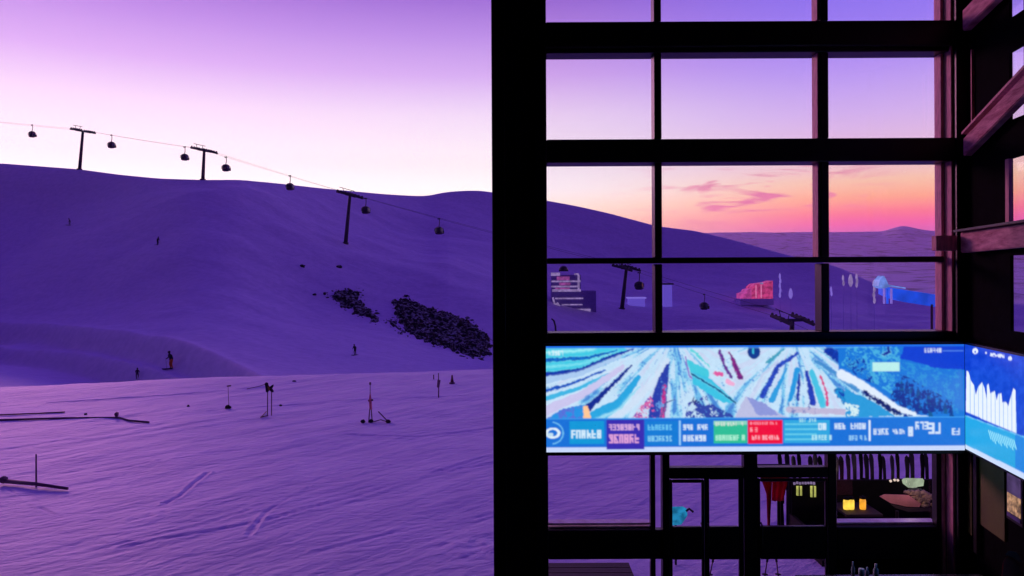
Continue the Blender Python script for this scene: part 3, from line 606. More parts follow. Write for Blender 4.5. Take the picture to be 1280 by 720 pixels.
    poly(c([(-20, 320), (150, 400), (270, 480), (-20, 490)]), (44, 152, 216)); mott(c([(-20, 400), (60, 420), (60, 480), (-20, 480)]), (210, 235, 240), 0.0)
    stroke(c([(-40, 238), (60, 290), (170, 362), (290, 440), (380, 470)]), 56, (222, 234, 250), 24); stroke(c([(90, 345), (180, 400), (280, 462)]), 22, (18, 26, 104), 26, rough=16)
    rect(1060+140/4.645, 456.5, 1060+297/4.645, 467.5, (186, 236, 232)); stroke(c([(230, 65), (235, 110), (205, 125)]), 14, (30, 30, 150), rough=6)
    rect(640, 430, 1205, 437, (30, 106, 226)); put((py < 438.5) & (py >= 437) & (px < 1100), (120, 190, 240), 0.5)
    # pseudo writing: the lettering on the real display is unreadable at this distance
    r_ = np.random.default_rng(11)
    def text(x0, y0, x1, y1, col=(240, 246, 255), gap=1.5, seed=0):
        h = y1-y0; wch = h*0.5; x = x0; q = np.random.default_rng(seed+100)
        while x+wch <= x1:
            if q.random() < 0.12: x += wch*0.7; continue
            m = np.zeros(n, bool); th = max(0.9, h*0.2)
            inx = (px >= x) & (px < x+wch) & (py >= y0) & (py < y1)
            segs = q.random(7) < 0.62
            if segs[0]: m |= inx & (py < y0+th)
            if segs[1]: m |= inx & (py >= y1-th)
            if segs[2]: m |= inx & (np.abs(py-(y0+y1)/2) < th/2)
            if segs[3] or not segs[4]: m |= inx & (px < x+th)
            if segs[4]: m |= inx & (px >= x+wch-th)
            if segs[5]: m |= inx & (np.abs((px-x)/wch-(py-y0)/h) < 0.18)
            put(m, col, 0.85); x += wch+gap*0.6
    main = px < 1205.01
    save = C.copy()
    rect(640, 524.5, 1205.01, 561.5, (28, 112, 214)); rect(640, 524.5, 1205.01, 526, (60, 150, 232))
    put((np.abs(np.hypot((px-690)/9.0, (py-543)/6.5)-0.85) < 0.2), (225, 240, 250)); put(np.hypot((px-687)/5, (py-545)/3) < 0.8, (190, 220, 240)); put((np.abs(np.hypot((px-688), (py-543)*1.1)-15) < 0.8) & (px > 690), (110, 190, 240))
    rect(711, 528, 754, 557, (22, 150, 214)); text(713, 539, 752, 550, seed=1); rect(757, 527, 804, 562, (58, 46, 176)); text(760, 532, 801, 540, (240, 190, 230), seed=2); text(760, 545, 801, 556, (250, 180, 220), seed=3)
    rect(806, 529, 847, 558, (24, 122, 212)); text(809, 533, 842, 540, (120, 205, 245), seed=4); text(809, 547, 842, 554, (150, 215, 245), seed=5); rect(848, 528, 850, 559, (150, 205, 250))
    text(853, 533, 886, 540, seed=6); text(853, 546, 886, 554, seed=7)
    rect(891, 529, 933, 557, (48, 188, 150)); rect(891, 529, 933, 534, (200, 225, 215), 0.6); text(893, 546, 931, 553, (190, 245, 220), seed=8); text(893, 530, 931, 535, (235, 230, 225), seed=28)
    rect(934, 528, 977.5, 557.5, (236, 18, 62)); text(937, 530, 972, 534, (255, 170, 190), seed=9); text(937, 537, 947, 543, (255, 190, 200), seed=10); text(937, 547, 975, 552.5, (255, 200, 210), seed=12)
    rect(979, 528, 1036, 557, (50, 165, 222)); 
    for q in range(4): rect(980, 532+q*6.3, 1030-q*5, 534.5+q*6.3, (120, 215, 236), 0.7)
    text(996, 526, 1024, 531, (190, 240, 240), seed=13); text(1014, 547, 1040, 553, (200, 240, 245), seed=14)
    text(1022, 532, 1034, 541, seed=15); text(1042, 532, 1082, 540, seed=16); text(1060, 548, 1084, 554, (170, 220, 250), seed=17); rect(1085, 529, 1087, 555, (225, 240, 255))
    text(1091, 539, 1110, 547, seed=18); text(1115, 540, 1130, 546, seed=19); text(1134, 537, 1142, 549, seed=20); text(1143, 531, 1160, 541, seed=21); text(1160, 532, 1182, 546, seed=22); text(1189, 539, 1201, 548, seed=23)
    rect(640, 560.8, 1205.01, 570, (198, 214, 250)); rect(757, 558, 804, 564, (58, 46, 176))
    text(685, 440, 707, 446, (225, 240, 250), seed=24); text(1155, 439, 1178, 444.5, seed=25); rect(1178, 442, 1204, 443.2, (120, 170, 240), 0.6)
    # side screen
    sd = ~main; side = np.zeros((n, 3)); side[:] = (20, 66, 204); side += (nz*18)[:, None]
    C2 = C.copy(); C[:] = side
    base = [(1204, 519.5), (1270, 545.5)]
    pts = [(1206.5, 519), (1207.5, 468), (1210, 469), (1213, 480), (1217, 486), (1219, 498), (1222, 488), (1227, 482), (1230, 490), (1232.5, 503), (1233, 486), (1235, 484), (1237, 496), (1243, 493), (1245, 505), (1247, 497), (1251, 496), (1252, 507), (1257, 507), (1259.5, 512), (1262, 503), (1266, 490), (1268.5, 492), (1270, 546)]
    put(inpoly(pts, px, py), (232, 240, 250))
    for q in range(12): put(inpoly(pts, px, py) & (np.abs(px-(1212+q*5.2)) < 0.5), (150, 185, 235), 0.7)
    lo = 524+(px-1205)*0.37; put(py > lo, (36, 164, 222)); put((py > lo) & (px > 1268), (30, 130, 220)); put((py > lo-1.2) & (py < lo), (120, 200, 240))
    for q in range(14):
        xx = 1235+q*2.4; put((np.abs(px-xx-(py-lo-8)*0.3) < 0.7) & (py > lo+7) & (py < lo+7+10+(q % 3)*2), (150, 225, 245))
    ed = 559.5+(px-1205)*0.49; put(py > ed, (200, 218, 252))
    put((np.hypot(px-1218.5, py-443) < 3.6) & (np.hypot(px-1218.5, py-444) > 1.2), (230, 240, 255))
    sk = py-(px-1230)*0.13
    put((sk > 444.5) & (sk < 448.5) & (px > 1237) & (px < 1255) & (nf > -0.12), (225, 235, 255)); put(np.hypot(px-1232, py-445.5) < 1.3, (225, 235, 255)); put((np.hypot(px-1262, py-452.5) < 2.6) & (nf > -.2), (225, 235, 255))
    C[:] = np.where(sd[:, None], C, C2)
    C += (nf*10)[:, None]
    C = np.clip(C, 0, 255)/255
    C = np.where(C <= 0.04045, C/12.92, ((C+0.055)/1.055)**2.4)
    return C
def led_mat():
    m = bpy.data.materials.new('led_pixels'); m.use_nodes = True; t = m.node_tree; b = t.nodes['Principled BSDF']
    b.inputs['Base Color'].default_value = (0.01, 0.01, 0.012, 1); b.inputs['Roughness'].default_value = 0.4
    at = nd(t, 'ShaderNodeAttribute'); at.attribute_name = 'picture'; t.links.new(at.outputs['Color'], b.inputs['Emission Color']); b.inputs['Emission Strength'].default_value = 1.04
    return m
M_led = led_mat()
def blur(a):
    for ax in (0, 1):
        p = np.concatenate([a.take([0, 0], ax), a, a.take([-1, -1], ax)], ax); n = a.shape[ax]
        a = sum(k*p.take(range(i, i+n), ax) for i, k in enumerate((.05, .24, .42, .24, .05)))
    return a
def display(name, pos, PX, PY, parent):
    """grid of points pos (h,w,3) with photo coordinates used to author the picture"""
    h, w_ = PX.shape; me = bpy.data.meshes.new(name)
    off = np.array(pworld(parent)); V = (pos-off).reshape(-1, 3)
    i, j = np.meshgrid(np.arange(h-1), np.arange(w_-1), indexing='ij'); Q = np.stack([i*w_+j, i*w_+j+1, (i+1)*w_+j+1, (i+1)*w_+j], -1).reshape(-1, 4)
    me.vertices.add(len(V)); me.vertices.foreach_set('co', V.ravel()); me.loops.add(Q.size); me.loops.foreach_set('vertex_index', Q.ravel().astype(np.int32))
    me.polygons.add(len(Q)); me.polygons.foreach_set('loop_start', (np.arange(len(Q))*4).astype(np.int32)); me.update(calc_edges=True)
    at = me.color_attributes.new('picture', 'FLOAT_COLOR', 'POINT'); C = blur(painter(PX.ravel(), PY.ravel()).reshape(h, w_, 3)).reshape(-1, 3); at.data.foreach_set('color', np.hstack([C, np.ones((len(C), 1))]).ravel())
    me.materials.append(M_led); o = bpy.data.objects.new(name, me); COL.objects.link(o); o.parent = parent; return o
dS = 10.80
SC = empty('video_screen', (wx(944), 10.85, wz(567)), 'long bright blue video wall showing a ski trail map, facing the hall', 'screen')
pxs = np.linspace(682, 1205, 700); pys = np.linspace(434.5, 567, 190); PX, PY = np.meshgrid(pxs, pys)
adjY = PY+ROLL_DY
display('display', np.stack([(PX-640)/F_PX*dS, np.full_like(PX, dS), EYE+(HOR-adjY)/F_PX*dS], -1), PX, PY, SC)
bm = bmesh.new(); bx(bm, (wx(679, dS), dS+0.006, wz(570, dS)), (wx(1207, dS), dS+0.12, wz(430, dS))); obj('housing', bm, M_led_case, SC)
# side screen: hung parallel to the right wall
cs = Vector((wx(1205.6, dS), dS)); zt, zb = wz(434.5+ROLL_DY, dS), wz(565+ROLL_DY, dS)
SS = empty('video_screen', (cs.x, cs.y-0.8, zb), 'side video screen with a white bar chart, turning the corner', 'screen')
ss = np.linspace(0, 3.2, 420); zz = np.linspace(zt, zb, 190); SG, ZG = np.meshgrid(ss, zz)
XG = cs.x-wdir.x*SG; YG = cs.y-wdir.y*SG
PXg = 640+F_PX*XG/YG; PYg = HOR-F_PX*(ZG-EYE)/YG-ROLL_DY
display('display', np.stack([XG, YG, ZG], -1), np.maximum(PXg, 1205.1), PYg, SS)
bm = bmesh.new()
def sp_(s, o): v = cs-wdir*s+nout*o; return v
prism(bm, [(*sp_(-.02, .006), zb-.03), (*sp_(3.22, .006), zb-.03), (*sp_(3.22, .10), zb-.03), (*sp_(-.02, .10), zb-.03)], [(*sp_(-.02, .006), zt+.03), (*sp_(3.22, .006), zt+.03), (*sp_(3.22, .10), zt+.03), (*sp_(-.02, .10), zt+.03)]); obj('housing', bm, M_led_case, SS)

# ------------------------------------------------------------------ rocks on the slope
M_rock = bpy.data.materials.new('snow_dusted_rock'); M_rock.use_nodes = True
t = M_rock.node_tree; b = t.nodes['Principled BSDF']; b.inputs['Roughness'].default_value = 0.9; b.inputs['Specular IOR Level'].default_value = 0.1
ge = nd(t, 'ShaderNodeNewGeometry'); sp = nd(t, 'ShaderNodeSeparateXYZ'); t.links.new(ge.outputs['Normal'], sp.inputs[0])
nz = nd(t, 'ShaderNodeTexNoise'); nz.inputs['Scale'].default_value = 1.3; nz.inputs['Detail'].default_value = 6; t.links.new(ge.outputs['Position'], nz.inputs['Vector'])
k = mathn(t, 'ADD', mathn(t, 'MULTIPLY', sp.outputs[2], 0.30), nz.outputs[0]); mr = nd(t, 'ShaderNodeMapRange'); t.links.new(k, mr.inputs[0]); mr.inputs[1].default_value = 0.70; mr.inputs[2].default_value = 0.90
t.links.new(mixc(t, mathn(t, 'MULTIPLY', mr.outputs[0], 0.85), (0.024, 0.022, 0.020, 1), (0.42, 0.46, 0.50, 1)), b.inputs['Base Color'])
def in_poly(x, y, p):
    c = False; m = len(p)
    for i in range(m):
        x1, y1 = p[i]; x2, y2 = p[(i+1) % m]
        if (y1 > y) != (y2 > y) and x < (x2-x1)*(y-y1)/(y2-y1)+x1: c = not c
    return c
def outcrop(poly, n, smin, smax, label, seed, holes=0.0, hgt=1.3):
    """one craggy sheet of rock, humped and torn at its edge, with half buried blocks round it"""
    rr = random.Random(seed); xs = [p[0] for p in poly]; ys = [p[1] for p in poly]
    c0 = hit(sum(xs)/len(xs), sum(ys)/len(ys), 62); bm = bmesh.new(); grid = {}
    gx = np.arange(min(xs)-4, max(xs)+4, 0.7); gy = np.arange(min(ys)-4, max(ys)+4, 0.7)
    def edge(x, y):
        dm = 1e9
        for (x1, y1), (x2, y2) in zip(poly, poly[1:]+poly[:1]):
            dx, dy = x2-x1, y2-y1; t_ = max(0, min(1, ((x-x1)*dx+(y-y1)*dy)/(dx*dx+dy*dy))); dm = min(dm, math.hypot(x-x1-t_*dx, y-y1-t_*dy))
        return dm if in_poly(x, y, poly) else -dm
    for i_, x in enumerate(gx):
        u_ = (x-640)/F_PX; dd = np.arange(62, 330, 0.15); z = terrain(np.full_like(dd, u_), dd); yy = HOR-F_PX*(z-EYE)/dd
        ymono = np.minimum.accumulate(yy)
        for j_, y in enumerate(gy):
            k = int(np.argmax(ymono <= y)); 
            e_ = edge(x, y)+mnoise.noise(Vector((x*.16, y*.2, seed)))*5+mnoise.noise(Vector((x*.5, y*.5, seed)))*2.5-holes*6*max(0, mnoise.noise(Vector((x*.11, y*.13, seed+5)))+.15)
            f_ = max(-1.0, min(1.0, e_/5.0))
            v = Vector((u_*dd[k], dd[k], float(z[k])))
            rg = 1-abs(mnoise.noise(v*.35))*2.2; rg2 = 1-abs(mnoise.noise(v*.95+Vector((9, 2, 4))))*2.2; rg3 = mnoise.noise(v*2.3)
            h_ = f_*(.35+hgt*.45*max(rg, -.3)+hgt*.22*rg2+.10*rg3) if f_ > 0 else f_*.6
            grid[i_, j_] = bm.verts.new(v+Vector((mnoise.noise(v*1.1)*.25, -.35*h_, h_))-c0)
    for (i_, j_), v in list(grid.items()):
        q4 = [grid.get(k_) for k_ in ((i_, j_), (i_+1, j_), (i_+1, j_+1), (i_, j_+1))]
        if all(q4): bm.faces.new(q4)
    m_ = 0
    while m_ < n:
        x = rr.uniform(min(xs)-5, max(xs)+5); y = rr.uniform(min(ys)-4, max(ys)+4); e_ = edge(x, y)
        if -4 < e_ < 3 or (e_ > 0 and rr.random() < .15):
            s_ = smin+(smax-smin)*rr.random()**2.5; p = hit(x, y, 62)-c0
            blob(bm, p+Vector((0, 0, -.1*s_)), (s_*rr.uniform(.8, 1.5), s_*rr.uniform(.8, 1.4), s_*rr.uniform(.5, 1.0)), 0.9, 2, seed*100+m_); m_ += 1
    me = bpy.data.meshes.new('rock_outcrop'); bmesh.ops.recalc_face_normals(bm, faces=bm.faces); bm.to_mesh(me); bm.free(); me.materials.append(M_rock)
    o = bpy.data.objects.new('rock_outcrop', me); COL.objects.link(o); o.location = c0; tag(o, label, 'rocks'); return o
outcrop([(493, 374), (508, 373), (535, 384), (565, 392), (592, 405), (612, 422), (613, 438), (605, 446), (590, 447), (565, 438), (540, 430), (515, 419), (500, 405), (492, 390)], 60, 0.12, 0.6, 'large dark craggy rock outcrop with snow patches, beside the black column', 3, 0.15)
outcrop([(407, 367), (430, 362), (450, 363), (450, 375), (462, 384), (476, 400), (466, 402), (440, 389), (422, 378)], 70, 0.1, 0.4, 'smaller dark rock outcrop tapering to the left on the open slope', 5, 0.9, 0.7)
outcrop([(484, 400), (492, 400), (505, 412), (512, 421), (500, 415)], 16, 0.1, 0.3, 'thin row of rocks under the left end of the large outcrop', 8, 0.2, 0.5)
for x, y, s, lab in ((393, 367.5, .42, 'lone small rock left of the smaller outcrop'), (424, 333, .75, 'small dark rock below the third lift tower'), (378, 332, .62, 'small dark rock left of the rock below the third lift tower'), (367, 475.5, .07, 'tiny dark stone on the crest right of the propped panel')):
    bm = bmesh.new(); p = hit(x, y, 14 if y > 470 else 62); blob(bm, (0, 0, 0), (s*1.2, s, s*.8), 0.6, 2, x); o = obj('rock', bm, M_rock); o.location = p; tag(o, lab, 'rock')
for x, y, lab in ((350, 506, 'tiny dark clod on the snow right of the propped panel'), (234.5, 506.5, 'tiny dark clod on the snow left of the base stone'), (106, 516, 'tiny dark clod beside the buried rails')):
    bm = bmesh.new(); p = hit(x, y, 14); blob(bm, (0, 0, 0.02), (.055, .045, .04), 0.5, 2, x); o = obj('rock', bm, M_rock); o.location = p; tag(o, lab, 'rock')

# ------------------------------------------------------------------ lift towers, ropes, cabins
TW = [(100, 209, 104.5, 161.5, 'gondola lift tower farthest left on the skyline'), (254, 222, 256, 186.5, 'gondola lift tower second from the left on the skyline'),
      (432, 303, 438, 243, 'gondola lift tower standing below the skyline in the middle of the slope'), (777, 393, 783, 336, 'gondola lift tower seen through the lower left windows'), (988, 432, 990, 402, 'gondola lift tower with its tilted head just above the video screen')]
TD = [min(max(hit(bx_, by_, 62).y, 205), 300) for bx_, by_, *_r in TW[:4]]+[150]
TD[3] = 214
tops = [P(tx, ty, d) for (bx0, by0, tx, ty, _), d in zip(TW, TD)]
def seg_dir(i):
    a = tops[max(i-1, 0)]; b = tops[min(i+1, 4)]; return (b-a).normalized()
ropeoff = 2.6
heads = []
for i, ((bx0, by0, tx, ty, lab), d) in enumerate(zip(TW, TD)):
    base = P(bx0, by0, d); base.z = gz(base.x, base.y)-0.5; top = tops[i]
    T = empty('lift_tower', base, lab, 'lift tower', 'gondola lift towers on the slope')
    ax = seg_dir(i); side = Vector((-ax.y, ax.x, 0)).normalized()
    if i == 4: ax = Vector((ax.x, ax.y, ax.z-0.08)).normalized()
    bm = bmesh.new(); tube(bm, [base, base*0.02+top*0.98], [0.62, 0.44], 14); obj('mast', bm, M_steel, T, smooth=True)
    bm = bmesh.new(); lathe(bm, base, [(0.95, 0), (0.95, 0.75), (0.6, 0.8)], 14); obj('footing', bm, M_steel, T)
    c = top; bm = bmesh.new(); a = c-side*(ropeoff+.4); b2 = c+side*(ropeoff+.4)
    tube(bm, [a, b2], 0.32, 4); obj('crossarm', bm, M_steel, T)
    hl = 3.3
    for sgn in (-1, 1):
        cc = c+side*ropeoff*sgn+Vector((0, 0, 0.1)); bm = bmesh.new()
        tube(bm, [cc-ax*hl-Vector((0, 0, .08)), cc+Vector((0, 0, .15)), cc+ax*hl-Vector((0, 0, .08))], [.34, .5, .34], 6)
        sh = obj('sheave_train', bm, M_steel, T)
        for q in range(6):
            bm = bmesh.new(); w0 = cc+ax*(-hl+0.4+q*(2*hl-.8)/5)+Vector((0, 0, .38)); tube(bm, [w0-side*.09, w0+side*.09], 0.32, 10); obj('sheave', bm, M_steel, sh)
    bm = bmesh.new()
    u0 = c+Vector((0, 0, .3)); hgt = 1.35
    for q in (-1.5, 1.5): tube(bm, [u0+ax*q*0.7-side*2, u0+ax*q-side*2+Vector((0, 0, hgt))], .09, 5)
    tube(bm, [u0-ax*2.6-side*2+Vector((0, 0, hgt)), u0+ax*2.6-side*2+Vector((0, 0, hgt))], .09, 5); obj('maintenance_frame', bm, M_steel, T)
    heads.append((c, ax, side))
# haul ropes
farL = P(-260, 118, 330); farR = P(1140, 470, 140)
for sgn, lab in ((-1, 'thin haul rope on the near side of the lift towers'), (1, 'thin haul rope on the far side of the lift towers')):
    P_ = [farL] + [h[0]+h[2]*ropeoff*sgn+Vector((0, 0, .45)) for h in heads] + [farR]
    pts = []
    for a, b2 in zip(P_, P_[1:]):
        for q in range(12):
            f = q/12; p = a.lerp(b2, f); p = p-Vector((0, 0, 4*0.004*(b2-a).length*f*(1-f))); pts.append(p)
    pts.append(P_[-1]); bm = bmesh.new(); tube(bm, pts, 0.032, 5); tag(obj('haul_rope', bm, M_steel), lab, 'cable')
    if sgn == -1: nearrope = pts
    else: farrope = pts
def rope_at(px, rp_):
    for a, b2 in zip(rp_, rp_[1:]):
        xa = 640+F_PX*a.x/a.y; xb = 640+F_PX*b2.x/b2.y
        if xa <= px <= xb: return a.lerp(b2, (px-xa)/(xb-xa))
    return rp_[0]
def make_cabin():
    e = empty('gondola_cabin', (0, 0, 0), 'x', 'gondola', 'gondola cabins hanging from the haul rope')
    def loft(prof, z_list, mi=0, bm=None):
        rings = []
        for (hx, hy), z in zip(prof, z_list):
            rg = []
            for k in range(16):
                a = 2*math.pi*k/16; c_, s_ = math.cos(a), math.sin(a); n_ = 0.62
                rg.append(bm.verts.new((hx*math.copysign(abs(c_)**n_, c_), hy*math.copysign(abs(s_)**n_, s_), z)))
            rings.append(rg)
        for a, b in zip(rings, rings[1:]):
            for k in range(16): bm.faces.new((a[k], a[(k+1) % 16], b[(k+1) % 16], b[k]))
        bm.faces.new(rings[0][::-1]); bm.faces.new(rings[-1])
    bm = bmesh.new(); loft([(.62, .6), (.95, .88), (1.08, .98)], [-4.35, -4.15, -3.55], bm=bm); obj('cabin_body', bm, M_cab, e, smooth=True, world=False)
    bm = bmesh.new(); loft([(1.07, .97), (.98, .90)], [-3.54, -2.75], bm=bm); g_ = obj('cabin_glazing', bm, M_cabglass, e, world=False)
    for sx in (-1, 1):
        for sy in (-1, 1): bm = bmesh.new(); tube(bm, [(sx*.96, sy*.87, -3.56), (sx*.88, sy*.81, -2.72)], .07, 5); obj('window_post', bm, M_cab, g_, world=False)
    bm = bmesh.new(); tube(bm, [(0, -.98, -3.56), (0, -.90, -2.72)], .06, 5); obj('window_post', bm, M_cab, g_, world=False)
    bm = bmesh.new(); loft([(1.02, .93), (.80, .72), (.35, .3)], [-2.74, -2.42, -2.2], bm=bm); obj('cabin_roof', bm, M_cab, e, smooth=True, world=False)
    bm = bmesh.new(); tube(bm, [(0, 0, 0), (0, .22, -.3), (0, .22, -1.2), (0, 0, -2.25)], .11, 6); obj('hanger_arm', bm, M_steel, e, world=False)
    bm = bmesh.new(); bx(bm, (-.4, -.14, -.2), (.4, .14, .12)); obj('rope_grip', bm, M_steel, e, world=False)
    bm = bmesh.new(); bx(bm, (-.8, 1.06, -4.1), (.8, 1.2, -3.3)); obj('ski_rack', bm, M_steel, e, world=False)
    return e
cab0 = make_cabin()
CB = [(41, 170.5, 'gondola cabin farthest left against the pale sky'), (140, 185, 'gondola cabin just right of the leftmost lift tower'), (231.5, 200, 'gondola cabin just left of the second lift tower'), (283, 209, 'gondola cabin just right of the second lift tower'),
      (363, 240.5, 'gondola cabin at the skyline left of the third lift tower'), (457.5, 268.5, 'gondola cabin just right of the third lift tower'), (549, 298, 'gondola cabin over the slope nearest the left side of the black column'), (799, 358.5, 'gondola cabin beside the tower seen through the lower left pane'), (880, 381, 'gondola cabin hanging alone in the lower middle pane')]
for i, (x, y, lab) in enumerate(CB):
    c = cab0 if i == 0 else copy_tree(cab0)
    a = rope_at(x, farrope if i in (2, 4) else nearrope); scale = 1.0
    # distance from rope to cabin centre is 3.3 m at scale 1
    want = (y-(HOR-F_PX*(a.z-EYE)/a.y))*a.y/F_PX
    scale = min(max(want/3.3, 0.84), 1.08); c.location = a; c.scale = (scale,)*3
    a2 = seg_dir(min(i//2, 4)); c.rotation_euler = (0, 0, math.atan2(a2.y, a2.x)+0.15*((i*37) % 5-2)*0.3)
    c['label'] = lab

# ------------------------------------------------------------------ skiers
def skin(name, verts, edges, radii, m, parent, root=0, sub=1):
    me = bpy.data.meshes.new(name); me.from_pydata(verts, edges, []); o = bpy.data.objects.new(name, me); COL.objects.link(o)
    md = o.modifiers.new('s', 'SKIN'); md.use_smooth_shade = True
    sv = me.skin_vertices[0].data if me.skin_vertices else None
    if sv is None:
        bm = bmesh.new(); bm.from_mesh(me); bm.verts.layers.skin.verify(); bm.to_mesh(me); bm.free(); sv = me.skin_vertices[0].data
    for i, r in enumerate(radii): sv[i].radius = (r, r) if not isinstance(r, tuple) else r; sv[i].use_root = (i == root)
    o.modifiers.new('u', 'SUBSURF').levels = sub; o.modifiers['u'].render_levels = sub
    for m_ in (m if isinstance(m, list) else [m]): me.materials.append(m_)
    dg = bpy.context.evaluated_depsgraph_get(); me2 = bpy.data.meshes.new_from_object(o.evaluated_get(dg)); o.modifiers.clear(); o.data = me2
    o.parent = parent; return o
def make_skier(trousers, label, lean=0.12):
    e = empty('person', (0, 0, 0), label, 'person')
    V = [(0, 0, .93), (0, .03, 1.12), (0, .08+lean, 1.38), (0, .11+lean, 1.50), (0, .14+lean, 1.60), (0, .16+lean, 1.72),
         (-.11, .02, .88), (-.14, .12, .50), (-.13, .0, .12), (-.13, .12, .07), (.11, .02, .88), (.14, .12, .50), (.13, .0, .12), (.13, .12, .07),
         (-.20, .07+lean, 1.40), (-.30, .12, 1.16), (-.27, .38, 1.02), (-.26, .46, 1.02), (.20, .07+lean, 1.40), (.30, .12, 1.16), (.27, .38, 1.02), (.26, .46, 1.02)]
    E = [(0, 1), (1, 2), (2, 3), (3, 4), (4, 5), (0, 6), (6, 7), (7, 8), (8, 9), (0, 10), (10, 11), (11, 12), (12, 13), (2, 14), (14, 15), (15, 16), (16, 17), (2, 18), (18, 19), (19, 20), (20, 21)]
    Rr = [.15, .16, .18, .06, .10, .10, .12, .085, .07, .06, .12, .085, .07, .06, .085, .065, .05, .04, .085, .065, .05, .04]
    body = skin('body', V, E, Rr, [M_darkcloth, trousers, M_skin], e)
    for p in body.data.polygons:
        z = p.center.z
        p.material_index = 1 if (0.14 < z < 0.92 and abs(p.center.y) < 0.3 and abs(p.center.x) < 0.26) else (2 if (1.54 < z < 1.68 and p.center.y > .2+lean) else 0)
    bm = bmesh.new(); blob(bm, (0, .15+lean, 1.70), (.13, .145, .13), 0.0, 2); obj('helmet', bm, M_darkcloth, e, smooth=True, world=False)
    for sx in (-1, 1):
        bm = bmesh.new(); prism(bm, [(sx*.13-.045, -.75, .0), (sx*.13+.045, -.75, .0), (sx*.13+.045, .85, .0), (sx*.13, 1.0, .1), (sx*.13-.045, .85, .0)], [(sx*.13-.045, -.75, .03), (sx*.13+.045, -.75, .03), (sx*.13+.045, .85, .03), (sx*.13, 1.0, .13), (sx*.13-.045, .85, .03)]); obj('ski', bm, M_darkcloth, e, world=False)
        bm = bmesh.new(); tube(bm, [(sx*.26, .46, 1.10), (sx*.36, .30, 0.0)], .012, 5); obj('ski_pole', bm, M_steel, e, world=False)
    return e
sk0 = make_skier(M_darkcloth, 'x')
PEO = [(88, 279, 0.9, 2.2, 'tiny skier in dark clothes highest on the left slope'), (197, 304, 1.0, -.4, 'tiny dark skier right of and below the highest skier'), (171, 471.5, 1.0, .4, 'small dark skier just above the near crest at the left'), (443.5, 443, 1.05, 2.8, 'dark skier standing below the smaller rock outcrop')]
for i, (x, y, s, rz_, lab) in enumerate(PEO):
    c = sk0 if i == 0 else copy_tree(sk0); c.location = hit(x, y, 62); c.rotation_euler = (0, 0, rz_); c.scale = (s,)*3; c['label'] = lab; c['group'] = 'skiers on the slope'
    want = {0: 9.5, 1: 11, 2: 11, 3: 14}[i]*c.location.y/F_PX/1.83; c.scale = (min(max(want, .95), 1.25),)*3
o = make_skier(M_orange, 'skier in dark jacket and bright orange trousers between the two snow ridges'); o.location = hit(214, 459, 62); o.rotation_euler = (0, 0, 2.6)
want = 26*o.location.y/F_PX/1.83; o.scale = (min(want, 1.6),)*3; o['group'] = 'skiers on the slope'

# ------------------------------------------------------------------ things on the near piste
def hitn(x, y): return hit(x, y, 12.4, 45)
# fallen pole at the lower left
a, b2 = hitn(3, 603), hitn(83, 611.5)
bm = bmesh.new(); tube(bm, [a+Vector((0, 0, .09)), a.lerp(b2, .5)+Vector((0, 0, .09)), b2+Vector((0, 0, .05))], [.055, .045, .035], 8)
FP = empty('fallen_pole', a, 'dark thick pole with a knobbed end lying on the snow at the lower left', 'pole'); obj('shaft', bm, M_pole, FP, smooth=True)
bm = bmesh.new(); blob(bm, a+Vector((0, 0, .12)), (.10, .09, .09), .2, 2, 4); obj('knob', bm, M_pole, FP, smooth=True)
def stake(name, x, y0, y1, r, lab, m=M_pole, lean=0.0, extra=None):
    p = hitn(x, y1); h = (y1-y0)/F_PX*p.y; e = empty(name, p, lab, 'stake'); bm = bmesh.new()
    tube(bm, [p-Vector((0, 0, .15)), p+Vector((lean*h, 0, h))], [r, r*.7], 6); obj('shaft', bm, m, e)
    if extra: extra(e, p, h)
    return e
stake('stake', 44, 565, 606, .022, 'thin dark stake standing behind the fallen pole')
def clod(e, p, h):
    bm = bmesh.new(); blob(bm, p+Vector((-.02, -.05, .06)), (.11, .09, .08), .4, 2, 9); obj('base_stone', bm, M_rock, e)
    bm = bmesh.new(); tube(bm, [p+Vector((-.07, 0, h)), p+Vector((.07, 0, h+.02))], .03, 6); obj('reflector_band', bm, M_pole, e)
stake('stake', 285.5, 481, 509, .013, 'thin stake rising from a dark base stone near the crest', lean=-.04, extra=clod)
def foot(e, p, h):
    bm = bmesh.new(); tube(bm, [p+Vector((-.02, 0, h*.42)), p+Vector((.02, 0, h*.72))], [.05, .065], 8); obj('sleeve', bm, M_pole, e)
stake('stake', 547.5, 466, 497, .03, 'dark purple stake with a thick sleeve at the right end of the crest', extra=foot)
# half buried rails / hoses at the left edge
for (pts, lab) in (([(-70, 526), (0, 523), (80, 521), (148, 521), (160, 524.5), (185, 527)], 'long dark pipe lying half buried along the snow at the left edge'), ([(-60, 518), (0, 516.5), (45, 515), (80, 514)], 'short dark pipe lying parallel behind the longer pipe')):
    bm = bmesh.new(); tube(bm, [hitn(x, y)+Vector((0, 0, .03)) for x, y in pts], 0.035 if 'long dark' in lab else .025, 8); tag(obj('pipe', bm, M_pole, smooth=True), lab, 'pipe')
p = hitn(145, 519.5); bm = bmesh.new(); blob(bm, p+Vector((0, 0, .1)), (.07, .06, .10), .3, 2, 5); tag(obj('coupling', bm, M_pole), 'small dark coupling standing at the end of the long pipe', 'coupling')
